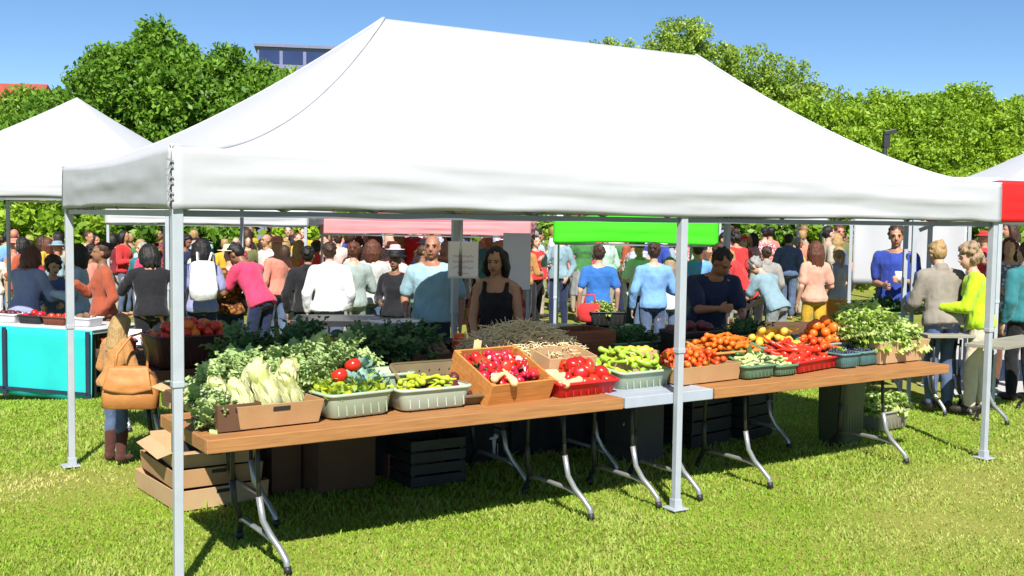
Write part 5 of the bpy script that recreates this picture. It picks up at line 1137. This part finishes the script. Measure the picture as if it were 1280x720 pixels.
# shoppers at the left stalls
L_ = [('reach', 'shopper in a dusty blue shirt bending over the teal clothed stall', 30, 308, 12.4, -20, lav, ddenim, 'auburn', 'tan'),
 ('woman_bob', 'dark haired shopper in a pale blue top at the end of the teal stall', 97, 305, 12.6, 100, cloth('pale_blue', (.36, .46, .56)), denim, 'black', 'tan'),
 ('woman_curly', 'shopper in blue turned away behind the teal stall, hair short and brown', 66, 318, 13.2, 200, cloth('denim_blue', (.09, .14, .34)), black, 'brown', 'fair'),
 ('woman_bun', 'woman in a rust red sweater lifting something yellow to her mouth', 128, 303, 11.6, 120, rust, brown, 'brown', 'brown'),
 ('reach', 'black haired shopper in a black jacket reaching left beside the tent leg', 188, 306, 11.0, 20, black, black, 'black', 'tan'),
 ('woman', 'woman with long black hair and a lavender shirt, white bag on her back', 252, 299, 11.0, 5, lav, ddenim, 'black', 'brown'),
 ('woman_hat', 'shopper in a brown patterned top and a pale sun hat', 288, 306, 11.6, 30, pattern('brown_pattern', (.30, .13, .02), (.10, .03, .015), 'dot', 20), navy, cream, 'fair'),
 ('man_bend', 'dark haired shopper in a coral top with a navy bag, leaning left', 322, 304, 11.4, 60, pink, navy, 'black', 'brown'),
 ('man_jacket', 'shopper in a long black jacket with dark hair seen from behind', 385, 308, 11.6, 0, black, black, 'black', 'tan'),
 ('man_jacket', 'brown haired shopper in a roomy white shirt seen from behind', 412, 303, 10.9, 8, white, denim, 'brown', 'fair'),
 ('man_long', 'brown haired shopper in a grey green sweater beside the white shirt', 442, 303, 12.6, 20, cloth('grey_green', (.30, .36, .34)), grey, 'auburn', 'fair'),
 ('woman_bob', 'shopper in a light grey top left of the black clad stallholder', 466, 300, 13.2, -10, cloth('light_grey', (.46, .46, .45)), denim, 'auburn', 'fair'),
 ('woman_hat', 'stallholder dressed in black with a dark hat before the paper sign', 494, 322, 10.6, 170, black, black, 'black', 'brown'),
 ('man', 'shopper in a bright blue shirt seen from behind under the green tent', 749, 307, 13.2, 4, blue, navy, 'brown', 'fair'),
 ('man_long', 'tall shopper in a long sky blue shirt left of the front middle tent leg', 818, 304, 12.6, 0, sky_b, denim, 'brown', 'fair'),
 ('woman', 'fair haired child in a white and pale blue top beside the sky blue shirt', 837, 322, 13.0, 30, cloth('pale_blue_white', (.55, .6, .66)), denim, 'sandy', 'fair'),
 ('man_cap', 'shopper in a royal blue cap and white shirt under the green tent', 800, 301, 15.5, 30, white, ddenim, royal, 'fair'),
 ('man_bend', 'shopper in a red T-shirt turned to the left behind the bending vendor', 932, 304, 11.6, 75, red, black, 'brown', 'fair'),
 ('man_long', 'shopper in a sky blue shirt half hidden behind the bending vendor', 872, 303, 14.0, 20, cloth('azure', (.14, .34, .70)), denim, 'brown', 'fair'),
 ('man_bend', 'grey haired shopper in a slate blue shirt stooping over the bins', 970, 322, 10.9, 40, slate, grey, 'grey', 'fair'),
 ('woman', 'woman with long auburn hair in a peach top and mustard skirt colours', 1020, 302, 11.8, 15, peach, mustard, 'auburn', 'fair'),
 ('woman_skirt', 'woman in a grey top and orange skirt right of the peach top', 1048, 316, 12.8, 20, cloth('stone', (.4, .38, .34)), cloth('orange_skirt', (.6, .22, .03)), 'blond', 'fair'),
 ('man_jacket', 'shopper in a wide taupe coat behind the stooping grey haired one', 958, 316, 13.6, 10, cloth('warm_grey', (.30, .28, .26)), black, 'brown', 'fair')]
L_ = [(a, b, c, d, e*(1.12 if 240 < c < 520 or c > 900 else .97 if 730 < c < 830 else 1.03), *r) for a, b, c, d, e, *r in L_]
for (pk, lab, px, top, D, turn, s1, s2, hc_, sk) in L_: person_at(pk, lab, px, top, D, turn, s1, s2, hc_, sk, hmin=1.2 if 'child' in lab else 1.42)
# bag on the back of the woman in lavender
Pg = at_d(254, 350, 12.03); bg = empty('cloth_bag', (Pg.x, Pg.y, Pg.z), -YAW+.05, 'white cloth bag on the back of the woman in lavender', 'bag')
mb = MB(); mb.loft([[(a*math.cos(t)*(1+.1*math.cos(2*t)), b*math.sin(t), z) for t in [2*PI*j/24 for j in range(24)]] for z, a, b in ((-.23, .05, .03), (-.215, .13, .06), (-.1, .145, .075), (.1, .13, .065), (.2, .11, .04), (.215, .05, .02))])
mb.v = [tuple(Vector(v)+noise.noise_vector(Vector(v)*8)*.014) for v in mb.v]; mb.build('bag', white, bg)
mb = MB()
for sx in (-1, 1): mb.tube([(sx*.06, .0, .19), (sx*.08, .06, .30), (sx*.085, .17, .27), (sx*.09, .20, .10)], .012, 7)
mb.build('strap', white, bg)
Pg = at_d(737, 392, 12.62); rb = empty('shopping_bag', (Pg.x, Pg.y, Pg.z-.1), -YAW, 'red shopping bag hanging at the side of the shopper in a bright blue shirt', 'bag')
mb = MB(); mb.loft([[(a*math.cos(t), b*math.sin(t), z) for t in [2*PI*j/20 for j in range(20)]] for z, a, b in ((0, .10, .07), (.03, .14, .09), (.16, .15, .08), (.22, .12, .06))]); mb.build('bag', red, rb)
mb = MB(); mb.tube([(-.07, 0, .2), (-.05, 0, .32), (.05, 0, .32), (.07, 0, .2)], .01, 6); mb.build('handle', red, rb)

# ------------------------------------------------------------------ the crowd further off, each with colours of its own
SH = dict(white=white, cream=cream, red=red, navy=navy, black=black, grey=grey, peach=peach, mustard=mustard, green=green, purple=purple, olive=olive, salmon=salmon, maroon=maroonc, khaki=khaki, denim=denim, lavender=lav, brown=brown, **{'sky blue': sky_b, 'royal blue': royal, 'light blue': ltblue, 'teal': teal, 'pink': pink, 'slate blue': slate, 'rust': rust, 'tan': tan, 'blue striped': pattern('blue_stripe', (.62, .62, .64), (.05, .1, .3)), 'red striped': pattern('red_stripe', (.66, .62, .6), (.5, .04, .04), sc=11), 'checked shirt': pattern('check', (.5, .5, .52), (.12, .16, .3), 'check', 26), 'plaid red': pattern('plaid', (.35, .05, .04), (.06, .03, .05), 'check', 22), 'floral': pattern('floral_a', (.62, .55, .5), (.5, .12, .16), 'dot', 26), 'dark floral': pattern('floral_b', (.05, .05, .09), (.5, .45, .4), 'dot', 24), 'ivory': cloth('ivory', (.74, .70, .60)), 'pale pink': cloth('pale_pink', (.70, .48, .46)), 'pale yellow': cloth('pale_yellow', (.72, .62, .32)), 'mint': cloth('mint', (.42, .62, .50))})
LO = {'black trousers': black, 'blue jeans': denim, 'khaki trousers': khaki, 'grey trousers': grey, 'navy trousers': navy, 'white trousers': white}
PK = [('man', 'short'), ('man_long', 'short'), ('man_cap', 'cap'), ('man_jacket', 'short'), ('woman', 'long'), ('woman_bob', 'bobbed'), ('woman_skirt', 'tied back'), ('woman_hat', 'hat'), ('woman_bun', 'bun'), ('woman_curly', 'curly'), ('man_bald', 'bald')]
rd = random.Random(77); used = set(); spots = []; N_CROWD = 125
def blocked(px, D):
    return any(abs(px-a)*min(D, b)/1354 < .34 and abs(D-b) < .55 for a, b in spots)
for (pk, lab, px, top, D, *_) in L_: spots.append((px, D))
tries = 0; made = 0
while made < N_CROWD and tries < 6000:
    tries += 1
    D = 16.8+9.5*rd.random()**.8; px = rd.uniform(-20, 1290)
    if blocked(px, D) or (1060 < px < 1215 and D > 10): continue
    if 380 < px < 520 and D < 12.5: continue
    pk, hn = rd.choice(PK); sn = rd.choice(list(SH)); ln = rd.choice(list(LO)); hc_ = rd.choice(['black', 'brown', 'auburn', 'blond', 'grey', 'brown', 'black'])
    if pk == 'woman_skirt': ln = ln.replace('trousers', 'skirt').replace('blue jeans', 'denim skirt')
    lows = LO.get(ln) or {'black skirt': black, 'denim skirt': denim, 'khaki skirt': khaki, 'grey skirt': grey, 'navy skirt': navy, 'white skirt': white}[ln]
    H_ = rd.uniform(1.56, 1.82); turn = rd.choice([rd.gauss(0, 40), rd.gauss(180, 50), rd.uniform(0, 360)])
    hw = {'hat': 'a '+sn+' sun hat', 'cap': 'a '+hc_+' cap', 'bald': 'a bald head'}.get(hn, hn+' '+hc_+' hair')
    lab = 'shopper in the crowd: '+sn+('' if 'shirt' in sn else ' top')+', '+ln+', '+hw
    if lab in used: continue
    used.add(lab); spots.append((px, D)); P = at_d(px, 300, D); g = ground(P.x, P.y)
    x, y, z = P.x, P.y, g+H_; ty = proj((x, y, z))[1]
    hcol = SH[sn] if hn == 'hat' else hc_
    person_at(pk, lab, px, ty, D, turn, SH[sn], lows, hcol, rd.choice(['fair', 'fair', 'tan', 'ruddy', 'brown']), 'people in the crowd')
    made += 1
# farthest crowd: one mass of tiny figures
lowp = {}
for pk in ('man', 'woman', 'man_jacket', 'woman_bob'):
    me = PROTO[pk]; parts = []
    for k in ('body', 'shirt', 'jacket', 'trousers', 'hair'):
        if k not in me: continue
        t_ = bpy.data.objects.new('t', me[k]); COL.objects.link(t_); dm = t_.modifiers.new('d', 'DECIMATE'); dm.ratio = .035
        ev = bpy.data.meshes.new_from_object(t_.evaluated_get(bpy.context.evaluated_depsgraph_get())); 
        parts.append((k, [tuple(v.co) for v in ev.vertices], [tuple(p.vertices) for p in ev.polygons])); bpy.data.objects.remove(t_); bpy.data.meshes.remove(ev)
    lowp[pk] = parts
cm_ = list(SH.values()); cmats = cm_+[SKIN['fair'], SKIN['tan'], HAIR['black'], HAIR['brown'], HAIR['blond'], black, denim, khaki]; nS = len(cm_); mb = MB()
for q in range(260):
    D = rd.uniform(21, 30); px = rd.uniform(-60, 1330)
    if 1060 < px < 1215: continue
    P = at_d(px, 300, D); M = Matrix.Translation((P.x, P.y, ground(P.x, P.y))) @ Matrix.Rotation(rd.uniform(0, 6.28), 4, 'Z') @ Matrix.Scale(rd.uniform(.9, 1.08), 4)
    ci = dict(body=nS+rd.randrange(2), shirt=rd.randrange(nS), trousers=nS+5+rd.randrange(3), hair=nS+2+rd.randrange(3)); ci['jacket'] = ci['shirt']
    for k, vs_, fs_ in lowp[rd.choice(list(lowp))]: mb.add(vs_, fs_, ci[k], True, M)
o_ = mb.build('distant_crowd', cmats); tag(o_, 'distant mass of market shoppers filling the far lawn', 'crowd', kind='stuff')
for _o in list(SC.objects):
    if _o.type == 'MESH' and _o.name.startswith('tmp'): bpy.data.objects.remove(_o)
